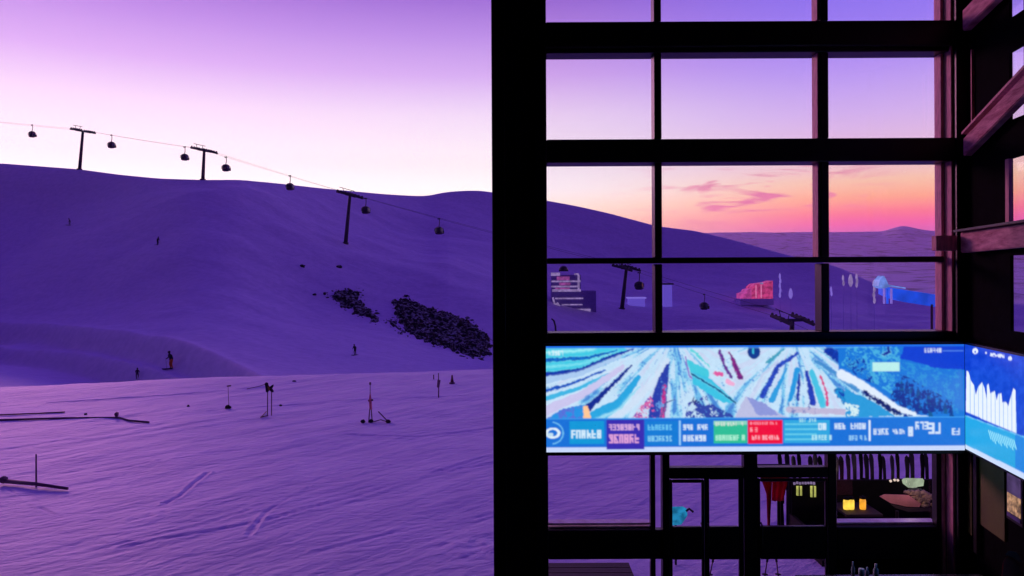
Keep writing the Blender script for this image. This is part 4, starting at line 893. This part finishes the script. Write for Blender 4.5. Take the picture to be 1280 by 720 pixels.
# propped dark panel on two thin legs
p = hitn(333, 520); d = p.y
def q(x, y, dd=0): v = P(x, y, d+dd); return v
PR = empty('propped_panel', p, 'torn dark panel with ochre middle propped on two thin legs near the crest', 'panel')
for x in (333.5, 338.5):
    bm = bmesh.new(); tube(bm, [q(x, 518), q(x+.3, 486)], .018, 6); obj('leg', bm, M_pole, PR)
def slab(name, pts, th, m, parent, dd=0, seed=0):
    bm = bmesh.new(); lo = [P(x, y, d+dd-th/2) for x, y in pts]; hi = [P(x, y, d+dd+th/2) for x, y in pts]; prism(bm, lo, hi); return obj(name, bm, m, parent)
slab('dark_cloth', [(330, 478), (332, 476.3), (334.5, 477), (335, 480), (336.5, 482), (339, 480), (341.5, 479), (341, 482), (339.5, 484), (341.5, 487), (341, 489), (338.5, 488.5), (336, 486.5), (334, 489), (331.5, 488.5), (331, 483)], .10, M_darkcloth, PR)
slab('ochre_patch', [(333.5, 482), (335.5, 481), (337, 484), (336, 487), (334.5, 486)], .14, M_yellow, PR)
bm = bmesh.new(); tube(bm, [q(330.5, 479), q(322, 481.5), q(308, 484.5)], .012, 5); obj('tail_cord', bm, M_pole, PR)
bm = bmesh.new()
for (xa, ya, xb, yb) in ((325, 522, 332, 515), (325, 521, 334, 519.5)): tube(bm, [hitn(xa, ya)+Vector((0, 0, .03)), hitn(xb, yb)+Vector((0, 0, .04))], .02, 5)
obj('ground_brace', bm, M_pole, PR)
# tripod gate
p = hitn(462, 528); d = p.y
TG = empty('marker_tripod', p, 'thin pink and dark tripod marker with splayed feet in the middle of the piste', 'marker')
bm = bmesh.new(); tube(bm, [q(462.3, 505), q(462, 488), q(462, 478)], [.02, .013, .013], 6); obj('mast', bm, M_pole, TG)
bm = bmesh.new(); tube(bm, [q(462, 480), q(462, 477)], .035, 8); obj('finial', bm, M_pole, TG)
bm = bmesh.new(); tube(bm, [q(462.6, 511), q(462, 498), q(462, 491)], [.05, .045, .015], 8); obj('pink_sleeve', bm, M_pinkpole, TG)
for (x0, y0, x1, y1) in ((461.5, 508, 460, 527), (463, 508, 464.5, 527), (472, 513.5, 484.5, 526.5)):
    bm = bmesh.new(); tube(bm, [q(x0, y0), q(x1, y1)], .02, 6); obj('leg', bm, M_pole, TG)
bm = bmesh.new(); tube(bm, [q(459.5, 500), q(465.5, 499)], .035, 6); obj('collar', bm, M_pole, TG)
for x in (452.5, 463, 484.5):
    bm = bmesh.new(); blob(bm, hitn(x, 528)+Vector((0, 0, .05)), (.08, .075, .065), .3, 2, x); obj('foot_weight', bm, M_darkcloth, TG)
bm = bmesh.new(); tube(bm, [hitn(466, 528)+Vector((0, 0, .03)), hitn(475, 526.5)+Vector((0, 0, .06)), hitn(484, 528)+Vector((0, 0, .03))], .018, 5); obj('tie_bar', bm, M_pole, TG)
# little buoy-like marker at the right end of the crest
p = hitn(564.5, 479.5); BC = empty('trail_cone', p, 'small dark red cone marker on the crest near the black column', 'cone')
bm = bmesh.new(); lathe(bm, p, [(.13, 0), (.13, .05), (.10, .07)], 12); obj('base', bm, M_pole, BC)
bm = bmesh.new(); lathe(bm, p, [(.075, .08), (.05, .24), (.035, .38), (.015, .40)], 12); obj('cone_body', bm, mat('dull_red_rubber', (.16, .015, .05), .6), BC, smooth=True)
p = hitn(541.5, 474); bm = bmesh.new(); tube(bm, [p, p+Vector((0, 0, .22))], .03, 6); tag(obj('peg', bm, M_pole), 'short peg on the crest left of the sleeved stake', 'peg')

# ------------------------------------------------------------------ glowing stand-ins built outdoors for reflections in the glass
def gpt(x, y): return hit(x, y, 150)
def qbox(bm, x0, y0, x1, y1, d, dep, mi=0): bx(bm, (wx(x0, d), d, wz(y1, d)), (wx(x1, d), d+dep, wz(y0, d)), mi)
d = 205.0
g0 = P(707, 391, d); g0.z = gz(g0.x, g0.y)
LS = empty('stacked_reflection', g0, 'pink and white glowing stack standing in for a reflection, behind the lower left pane', 'reflection stack')  # stack shape added in place of indoor things mirrored in the pane
bm = bmesh.new(); qbox(bm, 690, 344, 726, 364, d, 6); qbox(bm, 690, 364, 745, 396, d+.6, 7); obj('wall', bm, mat('stack_backing', (.30, .24, .5), .8), LS)  # backing of the stacked reflection, not a real wall
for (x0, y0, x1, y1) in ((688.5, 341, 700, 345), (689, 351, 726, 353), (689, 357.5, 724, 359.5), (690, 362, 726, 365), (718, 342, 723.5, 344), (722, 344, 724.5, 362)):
    bm = bmesh.new(); qbox(bm, x0, y0, x1, y1, d-.3, .25); obj('glowing_band', bm, M_wglow, LS)
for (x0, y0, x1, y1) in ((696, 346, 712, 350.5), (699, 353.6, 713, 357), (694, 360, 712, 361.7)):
    bm = bmesh.new(); qbox(bm, x0, y0, x1, y1, d-.25, .22); obj('pink_band', bm, M_pglow, LS)
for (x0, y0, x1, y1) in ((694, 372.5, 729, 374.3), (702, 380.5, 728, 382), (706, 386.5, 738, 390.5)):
    bm = bmesh.new(); qbox(bm, x0, y0, x1, y1, d+.3, .25); obj('lower_band', bm, M_wglow, LS)
bm = bmesh.new(); tube(bm, [P(691, 372, d-.5), P(693, 380, d-.5), P(690, 390, d-.5)], .3, 6); tube(bm, [P(695.5, 379, d-.5), P(699, 386, d-.5)], [.5, .75], 6); obj('figure_glow', bm, M_wglow, LS)
bm = bmesh.new(); lathe(bm, P(704.5, 339.5, d+2), [(1.35, 0), (1.25, .7), (.9, 1.3), (.3, 1.55)], 16); obj('dark_cap', bm, M_cab, LS, smooth=True)
d = 212.0
g0 = P(799, 391, d); g0.z = gz(g0.x, g0.y)
e = empty('pale_reflection', g0, 'pale translucent box standing in for a reflection, right of the tower in the lower left pane', 'reflection_box')  # glowing box added in place of a pale reflection
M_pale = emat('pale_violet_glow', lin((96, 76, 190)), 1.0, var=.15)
bm = bmesh.new(); qbox(bm, 786, 374, 806, 392, d+8, 3); obj('wall', bm, M_pale, e); bm = bmesh.new(); qbox(bm, 785, 372.4, 808, 374.2, d+7.5, 4); obj('upper_slab', bm, emat('pale_violet_edge', lin((128, 110, 214)), 1, var=.2), e)  # box and slab standing in for the pale reflection, not a real wall
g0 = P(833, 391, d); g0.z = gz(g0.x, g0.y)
e = empty('pale_reflection', g0, 'pale narrow box standing in for a reflection, at the left edge of the lower middle pane', 'reflection_box')  # narrow glowing box, likewise in place of a reflection
bm = bmesh.new(); qbox(bm, 829.5, 357, 840, 392, d+8, 2.5); obj('wall', bm, M_pale, e); bm = bmesh.new(); qbox(bm, 828.5, 355, 842, 357, d+7.6, 3.4); obj('upper_slab', bm, M_steel, e)
# rose red reflection, built as a glowing block
d = 226.0; g0 = P(945, 376, d); g0.z = gz(g0.x, g0.y)
e = empty('rose_reflection', g0, 'rose red glowing block standing in for a reflection, with a stepped left side in the lower middle pane', 'reflection stack')
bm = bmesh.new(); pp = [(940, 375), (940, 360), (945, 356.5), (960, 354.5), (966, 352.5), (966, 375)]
prism(bm, [P(x, y, d) for x, y in pp], [P(x, y, d)+Vector((0, 6, 0)) for x, y in pp]); obj('wall', bm, M_rglow, e)
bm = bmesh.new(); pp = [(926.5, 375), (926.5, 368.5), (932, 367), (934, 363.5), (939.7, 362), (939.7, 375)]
prism(bm, [P(x, y, d+.5) for x, y in pp], [P(x, y, d+.5)+Vector((0, 5, 0)) for x, y in pp]); obj('side_glow', bm, emat('dim_rose_glow', lin((206, 76, 160)), .9, var=.5, nscale=.9), e)
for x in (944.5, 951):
    bm = bmesh.new(); qbox(bm, x, 358, x+1.0, 374, d-.15, .2); obj('pale_strip', bm, emat('pale_rose_glow', lin((240, 140, 190)), .9), e)
bm = bmesh.new(); qbox(bm, 950, 354.6, 954, 357, d-.2, .25); obj('lamp', bm, M_wglow, e)
bm = bmesh.new(); qbox(bm, 925.5, 375, 967, 383, d-.2, 6.4); obj('plinth', bm, M_snow, e)
# white glows in the panes, built as added masts
mat_mast = mat('lilac_added_mast', (.5, .42, .75), .6, bump=0)
def glowmast(x, ytop, ybot, d, lab, n, m=M_wglow, r=.35):
    g0 = P(x, ybot, d); gzz = gz(g0.x, g0.y); g0.z = min(gzz, g0.z); e = empty('glow_mast', g0, lab, 'lamp', 'added masts for the glows on the right hand slope'); bm = bmesh.new(); tube(bm, [g0, P(x, ytop, d)], .035, 6); obj('pole', bm, mat_mast, e)
    for k in range(n):
        y = ytop+(ybot-ytop)*(k+.5)/n; bm = bmesh.new(); lathe(bm, P(x+(k % 2)*.6-.3, y, d)-Vector((0, 0, r)), [(r*.25, -r*.8), (r*.7, r*.2), (r*.62, r*1.6), (r*.2, r*2.8)], 8); obj('glow_head', bm, m, e)
M_dimglow = emat('dim_lilac_glow', lin((134, 112, 214)), 1, var=.3)
glowmast(975, 344, 373, 224, 'tall added mast with a row of dim glows right of the rose block', 5, M_dimglow, .5)
glowmast(988.5, 364, 373, 225, 'short added mast with one glow just left of the right mullion', 1, M_dimglow, .9)
glowmast(1054, 346, 359, 170, 'added mast with two white glows right of the right mullion', 2, M_wglow, .38)
glowmast(1063.5, 347, 358, 172, 'single bright glow on an added mast, third from the right mullion', 1, M_wglow, .8)
glowmast(1071, 346, 360, 174, 'added mast with three glows left of the blue band', 3, M_wglow, .42)
glowmast(1039, 361, 371, 165, 'dim low glow on an added mast at the right mullion', 2, M_dimglow, .36)
glowmast(1092.5, 353, 381, 160, 'tall added mast of white glows nearest the blue band', 4, M_wglow, .42)
# blue glow in the pane, built as an added slab shape
d = 150.0; g0 = P(1140, 400, d); g0.z = gz(g0.x, g0.y)
e = empty('blue_band', g0, 'long bright blue glowing band added in the lower right pane', 'canopy')
bm = bmesh.new(); pp = [(1113, 362), (1176, 372), (1188, 374), (1188, 389), (1176, 387.5), (1130, 380), (1113, 373)]
prism(bm, [P(x, y, d) for x, y in pp], [P(x, y, d)+Vector((1, 7, .3)) for x, y in pp]); obj('upper_slab', bm, M_bglow, e)
bm = bmesh.new(); pp = [(1111, 360.5), (1132, 363.4), (1132, 361.8), (1112, 358.5)]
prism(bm, [P(x, y, d-.2) for x, y in pp], [P(x, y, d-.2)+Vector((1, 7, .3)) for x, y in pp]); obj('top_glow', bm, M_bglow2, e)
bm = bmesh.new(); pp = [(1098, 360), (1100, 352), (1105, 347), (1108, 352), (1112, 361), (1104, 363)]
prism(bm, [P(x, y, d) for x, y in pp], [P(x, y, d)+Vector((0, 2.5, 0)) for x, y in pp]); obj('peak_glow', bm, M_bglow2, e)
for x, m_ in ((1105, M_dimglow), (1109, M_bglow), (1114, M_dimglow)):
    bm = bmesh.new(); a = P(x, 363, d); tube(bm, [a, (a.x, a.y, P(x, 382, d).z)], .22, 6); obj('light_column', bm, m_, e)
for x in (1164.5,):
    bm = bmesh.new(); a = P(x, 383, d); zb_ = gz(a.x, a.y); tube(bm, [a, (a.x, a.y, min(zb_, P(x, 406, d).z if x > 1150 else 99))], .24, 6); obj('post', bm, M_cab, e)  # posts added under the blue band
bm = bmesh.new(); a = P(693, 400, 138); tag(obj('bent_pole', (tube(bm, [P(689, 398.5, 128), P(692, 401, 128), P(694, 408, 128), P(695, 430, 128)], [.12, .18, .18, .18], 6), bm)[1], M_cab, smooth=True), 'dark bent pole at the bottom left corner of the lower left pane', 'pole')

# ------------------------------------------------------------------ just outside the ground-floor glass
# rack of dark skis standing against the snow
rr = random.Random(4)
RK = empty('ski_rack', (wx(1080, 13.9), 13.9, 0), 'long dark rail that the standing skis lean on, above the stall', 'ski rack')
bm = bmesh.new(); bx(bm, (wx(973, 14.3), 14.30, wz(606, 14.3)), (wx(1190, 14.3), 14.34, wz(602, 14.3))); obj('rail', bm, M_kiosk, RK)
for x in (974, 1080, 1188):
    bm = bmesh.new(); bx(bm, (wx(x, 14.3)-.03, 14.345, -.05), (wx(x, 14.3)+.03, 14.395, wz(601, 14.3))); obj('post', bm, M_kiosk, RK)
SKI_COL = [M_kiosk, M_darkcloth, M_cab]
x = 977.0; k = 0
def ski(x, ytop, lean, wid, m, lab):
    p = P(x, 600, 14.16); p.z = .02; top = P(x+lean, ytop, 14.22); e = empty('ski', p, lab, 'ski', 'skis standing in the rack'); bm = bmesh.new()
    pr = [(-.5, 0), (-.46, .12), (-.36, .5), (-.42, .8), (-.56, .93), (-.42, .975), (0, 1.0), (.42, .975), (.56, .93), (.42, .8), (.36, .5), (.46, .12), (.5, 0)]
    lo = []; hi = []
    for a_, b_ in pr:
        c_ = p.lerp(top, b_)+Vector((a_*wid, 0, 0)); c_.y += .05*max(0, b_-.85)/.15; lo.append(c_); hi.append(c_+Vector((0, .02, 0)))
    prism(bm, lo, hi); obj('ski_blade', bm, m, e); bm = bmesh.new(); c_ = p.lerp(top, .45); bx(bm, (c_.x-.035, c_.y-.04, c_.z-.12), (c_.x+.035, c_.y-.002, c_.z+.12)); obj('binding', bm, m, e); return e
while x < 1182:
    yt = rr.uniform(567, 573); ln = rr.uniform(-3.5, 3.5)
    ski(x, yt, ln, rr.uniform(.062, .085), SKI_COL[k % 3], 'dark ski standing upright in the row against the violet snow, behind the ground floor glass')
    x += rr.uniform(6.6, 10); k += 1
# dark market stall
x0, x1 = wx(986, 14.0), wx(1205, 14.0)
KI = empty('market_stall', ((x0+x1)/2, 14.0, 0), 'black boarded stall with yellow lit openings outside the lower right window', 'stall')
bm = bmesh.new(); bx(bm, (x0, 14.02, 0), (x1, 14.10, wz(603, 14.0))); bx(bm, (x0, 13.2, 0), (x0+.06, 14.02, .42)); obj('wall', bm, M_kiosk, KI)
bm = bmesh.new(); bx(bm, (x0, 12.55, -.02), (x1+1.2, 14.02, .10)); obj('deck', bm, M_kiosk, KI)
bm = bmesh.new(); qbox(bm, 988, 604, 1034, 650, 13.97, .04); obj('front_board', bm, M_kiosk, KI)
for (cx, cy, w2, h2) in ((998, 615.5, 6.5, 11.5), (1015.5, 616.5, 6.5, 13.5)):
    bm = bmesh.new(); qbox(bm, cx-w2/2, cy-h2/2, cx+w2/2, cy+h2/2, 13.93, .03); wn = obj('window', bm, M_ylwin, KI)
    bm = bmesh.new(); qbox(bm, cx-.5, cy-h2/2, cx+.5, cy+h2/2, 13.9, .025); obj('glazing_bar', bm, M_kiosk, wn)
bm = bmesh.new()
r3 = random.Random(2)
for k in range(8):
    xx = 991+k*3.5; qbox(bm, xx, 604.6+r3.uniform(-.6, .6), xx+2.2, 607.4+r3.uniform(-.6, .4), 13.92, .03)
obj('sign_lettering', bm, emat('dim_sign_letters', lin((150, 130, 170)), .8), KI)
# lanterns
def lantern(x, y, m, lab, s=1.0):
    p = P(x, y, 13.4); e = empty('lantern', p, lab, 'lantern', 'glowing lanterns standing in the kiosk'); h = .10*s
    bm = bmesh.new(); lathe(bm, p, [(.045, -h), (.055, -h*.6), (.055, h*.6), (.045, h)], 12); obj('glass', bm, m, e, smooth=True)
    bm = bmesh.new(); lathe(bm, p, [(.06, h), (.05, h+.03), (.015, h+.05)], 12); obj('cap', bm, M_kiosk, e)
    bm = bmesh.new(); lathe(bm, p, [(.06, -h-.02), (.06, -h)], 12); obj('base', bm, M_kiosk, e)
lantern(1056.6, 633, M_ylamp, 'tall yellow lantern at the left of the window, first of the pair'); lantern(1062.5, 632.5, M_ylamp, 'yellow lantern touching the leftmost lantern'); lantern(1077, 632.5, M_olamp, 'amber lantern standing apart, right of the yellow pair', 1.05)
bm = bmesh.new(); bx(bm, (wx(1047, 13.4), 13.1, .70), (wx(1092, 13.4), 13.8, wz(641.3, 13.4))); tag(obj('lantern_shelf', bm, M_wood), 'dark red wooden ledge under the lanterns', 'shelf')
# light box and table of goods
bm = bmesh.new(); pp = [(1126, 602), (1129, 599.8), (1152, 600.5), (1154, 603), (1153, 610), (1146, 611), (1143, 612.4), (1134, 612), (1130, 609), (1127, 606.5)]
prism(bm, [P(x, y, 13.9) for x, y in pp], [P(x, y, 13.98) for x, y in pp]); tag(obj('light_box', bm, M_gsign), 'pale green lit sign box hanging in the kiosk', 'sign')
BS = empty('bulb_string', P(1116, 599, 13.8), 'three tiny warm bulbs left of the green sign', 'lights')
for (x, y) in ((1112, 603.5), (1117, 602.2), (1121, 602.6)): bm = bmesh.new(); lathe(bm, P(x, y, 13.8), [(.01, -.025), (.028, 0), (.01, .025)], 8); obj('bulb', bm, emat('warm_bulbs', lin((235, 215, 190)), 1), BS)
bm = bmesh.new(); tube(bm, [P(1109, 602, 13.8), P(1116, 600.5, 13.8), P(1127, 601, 13.8)], .006, 5); obj('wire', bm, M_kiosk, BS)
ll = bpy.data.lights.new('goods_fill', 'POINT'); ll.energy = 5.5; ll.color = (1.0, 0.78, 0.6); ll.shadow_soft_size = 0.05  # added fill light that brightens the table goods; no fixture stands there
lo_ = bpy.data.objects.new('goods_fill', ll); COL.objects.link(lo_); lo_.location = P(1136, 606, 12.75)
TB = empty('display_table', P(1130, 660, 13.6), 'low table under a dusty pink cloth in the kiosk', 'table')
bm = bmesh.new(); pp = [(1098, 622.5), (1104, 620), (1134, 621), (1150, 632), (1148, 636), (1132, 635.5), (1112, 631)]
prism(bm, [P(x, y+.3, 13.2) for x, y in pp], [P(x, y, 13.26) for x, y in pp]); obj('pink_cloth', bm, M_pinkcl, TB)
bm = bmesh.new(); pp = [(1112, 632.5), (1132, 637), (1168, 637), (1168, 641), (1134, 642), (1118, 637)]
prism(bm, [P(x, y+.3, 13.05) for x, y in pp], [P(x, y, 13.12) for x, y in pp]); obj('table_top', bm, M_wood, TB)
for x in (1120, 1164):
    bm = bmesh.new(); a = P(x, 641, 13.2); tube(bm, [a, (a.x, a.y, .14)], .03, 6); obj('leg', bm, M_wood, TB)
bm = bmesh.new()
pp = [(1130, 617), (1140, 615), (1152, 616.5), (1162, 620), (1169, 627), (1168, 635), (1152, 635), (1146, 629), (1138, 622)]
r4 = random.Random(9)
n_ = 0
while n_ < 70:
    x, y = r4.uniform(1130, 1169), r4.uniform(615, 635)
    if in_poly(x, y, pp): blob(bm, P(x, y, 13.25), (.045, .045, .035), .4, 1, n_); n_ += 1
tag(obj('heaped_goods', bm, M_goods, smooth=True), 'heap of pale and orange baked goods on the pink cloth', 'food')
bm = bmesh.new(); pp = [(1134, 613.5), (1142, 611.8), (1150, 613), (1153, 615.5), (1140, 616.5), (1132, 616)]
prism(bm, [P(x, y, 13.5) for x, y in pp], [P(x, y, 13.6) for x, y in pp]); tag(obj('garland', bm, mat('grey_green_garland', (.16, .22, .18), .8)), 'grey green garland between the sign and the heaped goods', 'garland')
# red cloth hanging behind the door glass
RC = empty('red_banner', P(962, 600, 12.4), 'red cloth gathered to a point hanging outside the single door', 'banner')
def folded(name, left, right, rows_, dd, m, parent, amp=.03, fold=7):
    bm = bmesh.new(); nn = 24; g = []
    for r_i in range(rows_+1):
        t = r_i/rows_; yl = left[0][1]+(left[-1][1]-left[0][1])*t
        xl = np.interp(yl, [p[1] for p in left], [p[0] for p in left]); xr = np.interp(yl, [p[1] for p in right], [p[0] for p in right])
        g.append([bm.verts.new(P(xl+(xr-xl)*k/nn, yl, dd)+Vector((0, amp*math.sin(k/nn*fold*math.pi), 0))) for k in range(nn+1)])
    for a, b_ in zip(g, g[1:]):
        for k in range(nn): bm.faces.new((a[k], a[k+1], b_[k+1], b_[k]))
    bmesh.ops.solidify(bm, geom=list(bm.faces), thickness=.012)
    return obj(name, bm, m, parent, smooth=True)
folded('hanging_fold', [(944, 585), (950, 600), (957, 620), (958, 657), (958.5, 665)], [(968, 585), (964, 600), (963, 620), (961, 657), (960.5, 665)], 14, 12.4, M_red, RC)
folded('back_fold', [(963, 585), (964, 606), (963, 628)], [(984, 585), (983, 606), (979, 622), (978, 628)], 8, 12.6, M_red, RC, .02, 5)
bm = bmesh.new(); tube(bm, [P(940, 583, 12.45), P(986, 583, 12.45)], .02, 8); obj('rod', bm, M_steel, RC)
# turquoise board
p = P(850, 660, 12.6); p.z = 0; TBo = empty('notice_board', p, 'turquoise printed board standing on the snow behind the left door leaf', 'sign')
bm = bmesh.new(); pp = [(836, 634.5), (852, 634), (857, 637), (858, 645), (855, 650), (850, 657), (836, 658)]
prism(bm, [P(x, y, 12.6) for x, y in pp], [P(x, y, 12.64) for x, y in pp]); obj('board', bm, M_teal, TBo)
bm = bmesh.new(); a = P(843, 655, 12.66); tube(bm, [(a.x, a.y, 0), a], .02, 6); obj('post', bm, M_steel, TBo)
bm = bmesh.new(); tube(bm, [P(856, 640, 12.6), P(860, 637, 12.6), P(865, 641, 12.6)], .02, 6); obj('bracket', bm, M_steel, TBo)
# step, ski poles
bm = bmesh.new()
for k in range(4): bx(bm, (.50, 11.55+k*.21, .10), (wx(786, 12.2), 11.74+k*.21, .155))
ST = obj('boot_step', bm, M_wood); tag(ST, 'low dark plank step on the snow outside the lower left pane', 'step')
for k in range(2):
    bm = bmesh.new(); bx(bm, (.60+k*1.1, 11.58, -.05), (.70+k*1.1, 12.34, .097)); obj('bearer', bm, M_wood, ST)
for (xa, xb, lab) in ((889, 885, 'ski pole leaning outside the right door leaf'), (957, 954, 'ski pole leaning outside the single door, left of its pair'), (969, 971, 'ski pole leaning outside the single door, right of its pair')):
    a = P(xa, 704, 12.25); b_ = P(xb, 735, 12.1); b_.z = 0.02; e = empty('ski_pole', b_, lab, 'ski pole', 'ski poles leaning outside the doors'); bm = bmesh.new(); tube(bm, [b_, a], .011, 6); obj('shaft', bm, M_pole, e)
    bm = bmesh.new(); tube(bm, [a, a+(a-b_).normalized()*.10], .018, 6); obj('grip', bm, M_darkcloth, e)
    bm = bmesh.new(); c_ = b_.lerp(a, .12); lathe(bm, c_, [(.02, 0), (.05, .008), (.02, .016)], 10); obj('basket', bm, M_darkcloth, e)

# ------------------------------------------------------------------ inside, lower right
bm = bmesh.new(); bx(bm, (3.6, 8.9, .07), (5.7, 9.16, 1.20)); CT = empty('bar_counter', (4.7, 9.2, .07), 'dark bar counter at the bottom edge under the right window', 'counter'); obj('cabinet', bm, M_int, CT)
bm = bmesh.new(); bx(bm, (3.5, 8.85, 1.202), (5.8, 9.18, 1.24)); obj('counter_top', bm, M_floor, CT)
for (x, h, r_, lab) in ((1064.5, .20, .02, 'tall white bottle at the left of the counter'), (1075, .11, .035, 'white cup right of the bottle on the counter'), (1082, .13, .022, 'slim white glass in the middle of the counter things'), (1093, .17, .03, 'white jar at the right of the counter things')):
    p = P(x, 719, 9.08); p.z = 1.242; bm = bmesh.new(); pr = [(r_, 0), (r_*1.05, h*.6), (r_*.5, h*.75), (r_*.5, h)] if h > .12 else [(r_*.7, 0), (r_, h*.5), (r_, h)]
    lathe(bm, p, pr, 14); tag(obj('bottle' if h > .15 else 'cup', bm, M_white, smooth=True), lab, 'bottle' if h > .15 else 'cup')
# high-backed chair
p = Vector((wx(1262, 9.0), 9.0, .07)); CH = empty('high_back_chair', p, 'rounded high backed pink chair at the bottom right corner', 'chair')
def cbx(name, pts, d0, d1, m):
    bm = bmesh.new(); prism(bm, [P(x, y, d0) for x, y in pts], [P(x, y, d1) for x, y in pts]); bmesh.ops.bevel(bm, geom=list(bm.edges), offset=.01, segments=2, affect='EDGES'); return obj(name, bm, m, CH)
cbx('backrest', [(1250, 728), (1252, 706), (1256, 699), (1264, 700), (1272, 708), (1276, 722), (1277, 760), (1250, 760)], 9.0, 9.1, M_pinkcl)
cbx('back_frame', [(1254, 697), (1259, 691.5), (1269, 693), (1274, 700), (1276, 707), (1273, 707), (1265, 699), (1256, 698)], 8.98, 9.12, mat('greyish_wood', (.3, .24, .26), .6))
bm = bmesh.new(); bx(bm, (p.x-.25, 8.55, .45), (p.x+.2, 9.0, .53)); obj('seat', bm, M_pinkcl, CH)
for sx in (-.22, .16):
    for yy in (8.6, 8.95):
        bm = bmesh.new(); bx(bm, (p.x+sx, yy, .07), (p.x+sx+.04, yy+.04, .448)); obj('leg', bm, M_wood, CH)
bm = bmesh.new(); bx(bm, (p.x-.1, 9.02, .5), (p.x+.12, 9.08, P(1260, 762, 9.02).z+.02)); obj('back_post', bm, M_wood, CH)
# small window in the side wall; its outside view is a glowing panel
PF = empty('small_window', Vector(rp(sw(1266, .03), .03, rz(1265, 650))), 'narrow framed window with a glowing panel as its view, by the olive wall under the side screen', 'picture')
M_view = emat('warm_view', (.78, .42, .22), .8, nscale=14, var=.85); M_view2 = emat('violet_view', (.10, .055, .17), .9, nscale=5, var=.6)
ps0, ps1 = sw(1257.5, .05), sw(1274, .05)
za, zb_, zc_ = rz(1265, 652, .05), rz(1265, 622, .05), rz(1265, 592, .05)
rbox('frame', ps0-.03, ps1+.04, za-.04, zc_+.04, .004, .045, M_frame, parent=PF)
rbox('view_lower', ps0, ps1, za+.06, zb_, .046, .05, M_view, parent=PF); rbox('view_upper', ps0, ps1, zb_+.001, zc_, .046, .05, M_view2, parent=PF)
rbox('view_ledge', ps0, ps1, za, za+.05, .046, .055, mat('violet_ledge', (.16, .10, .36), .5), parent=PF)
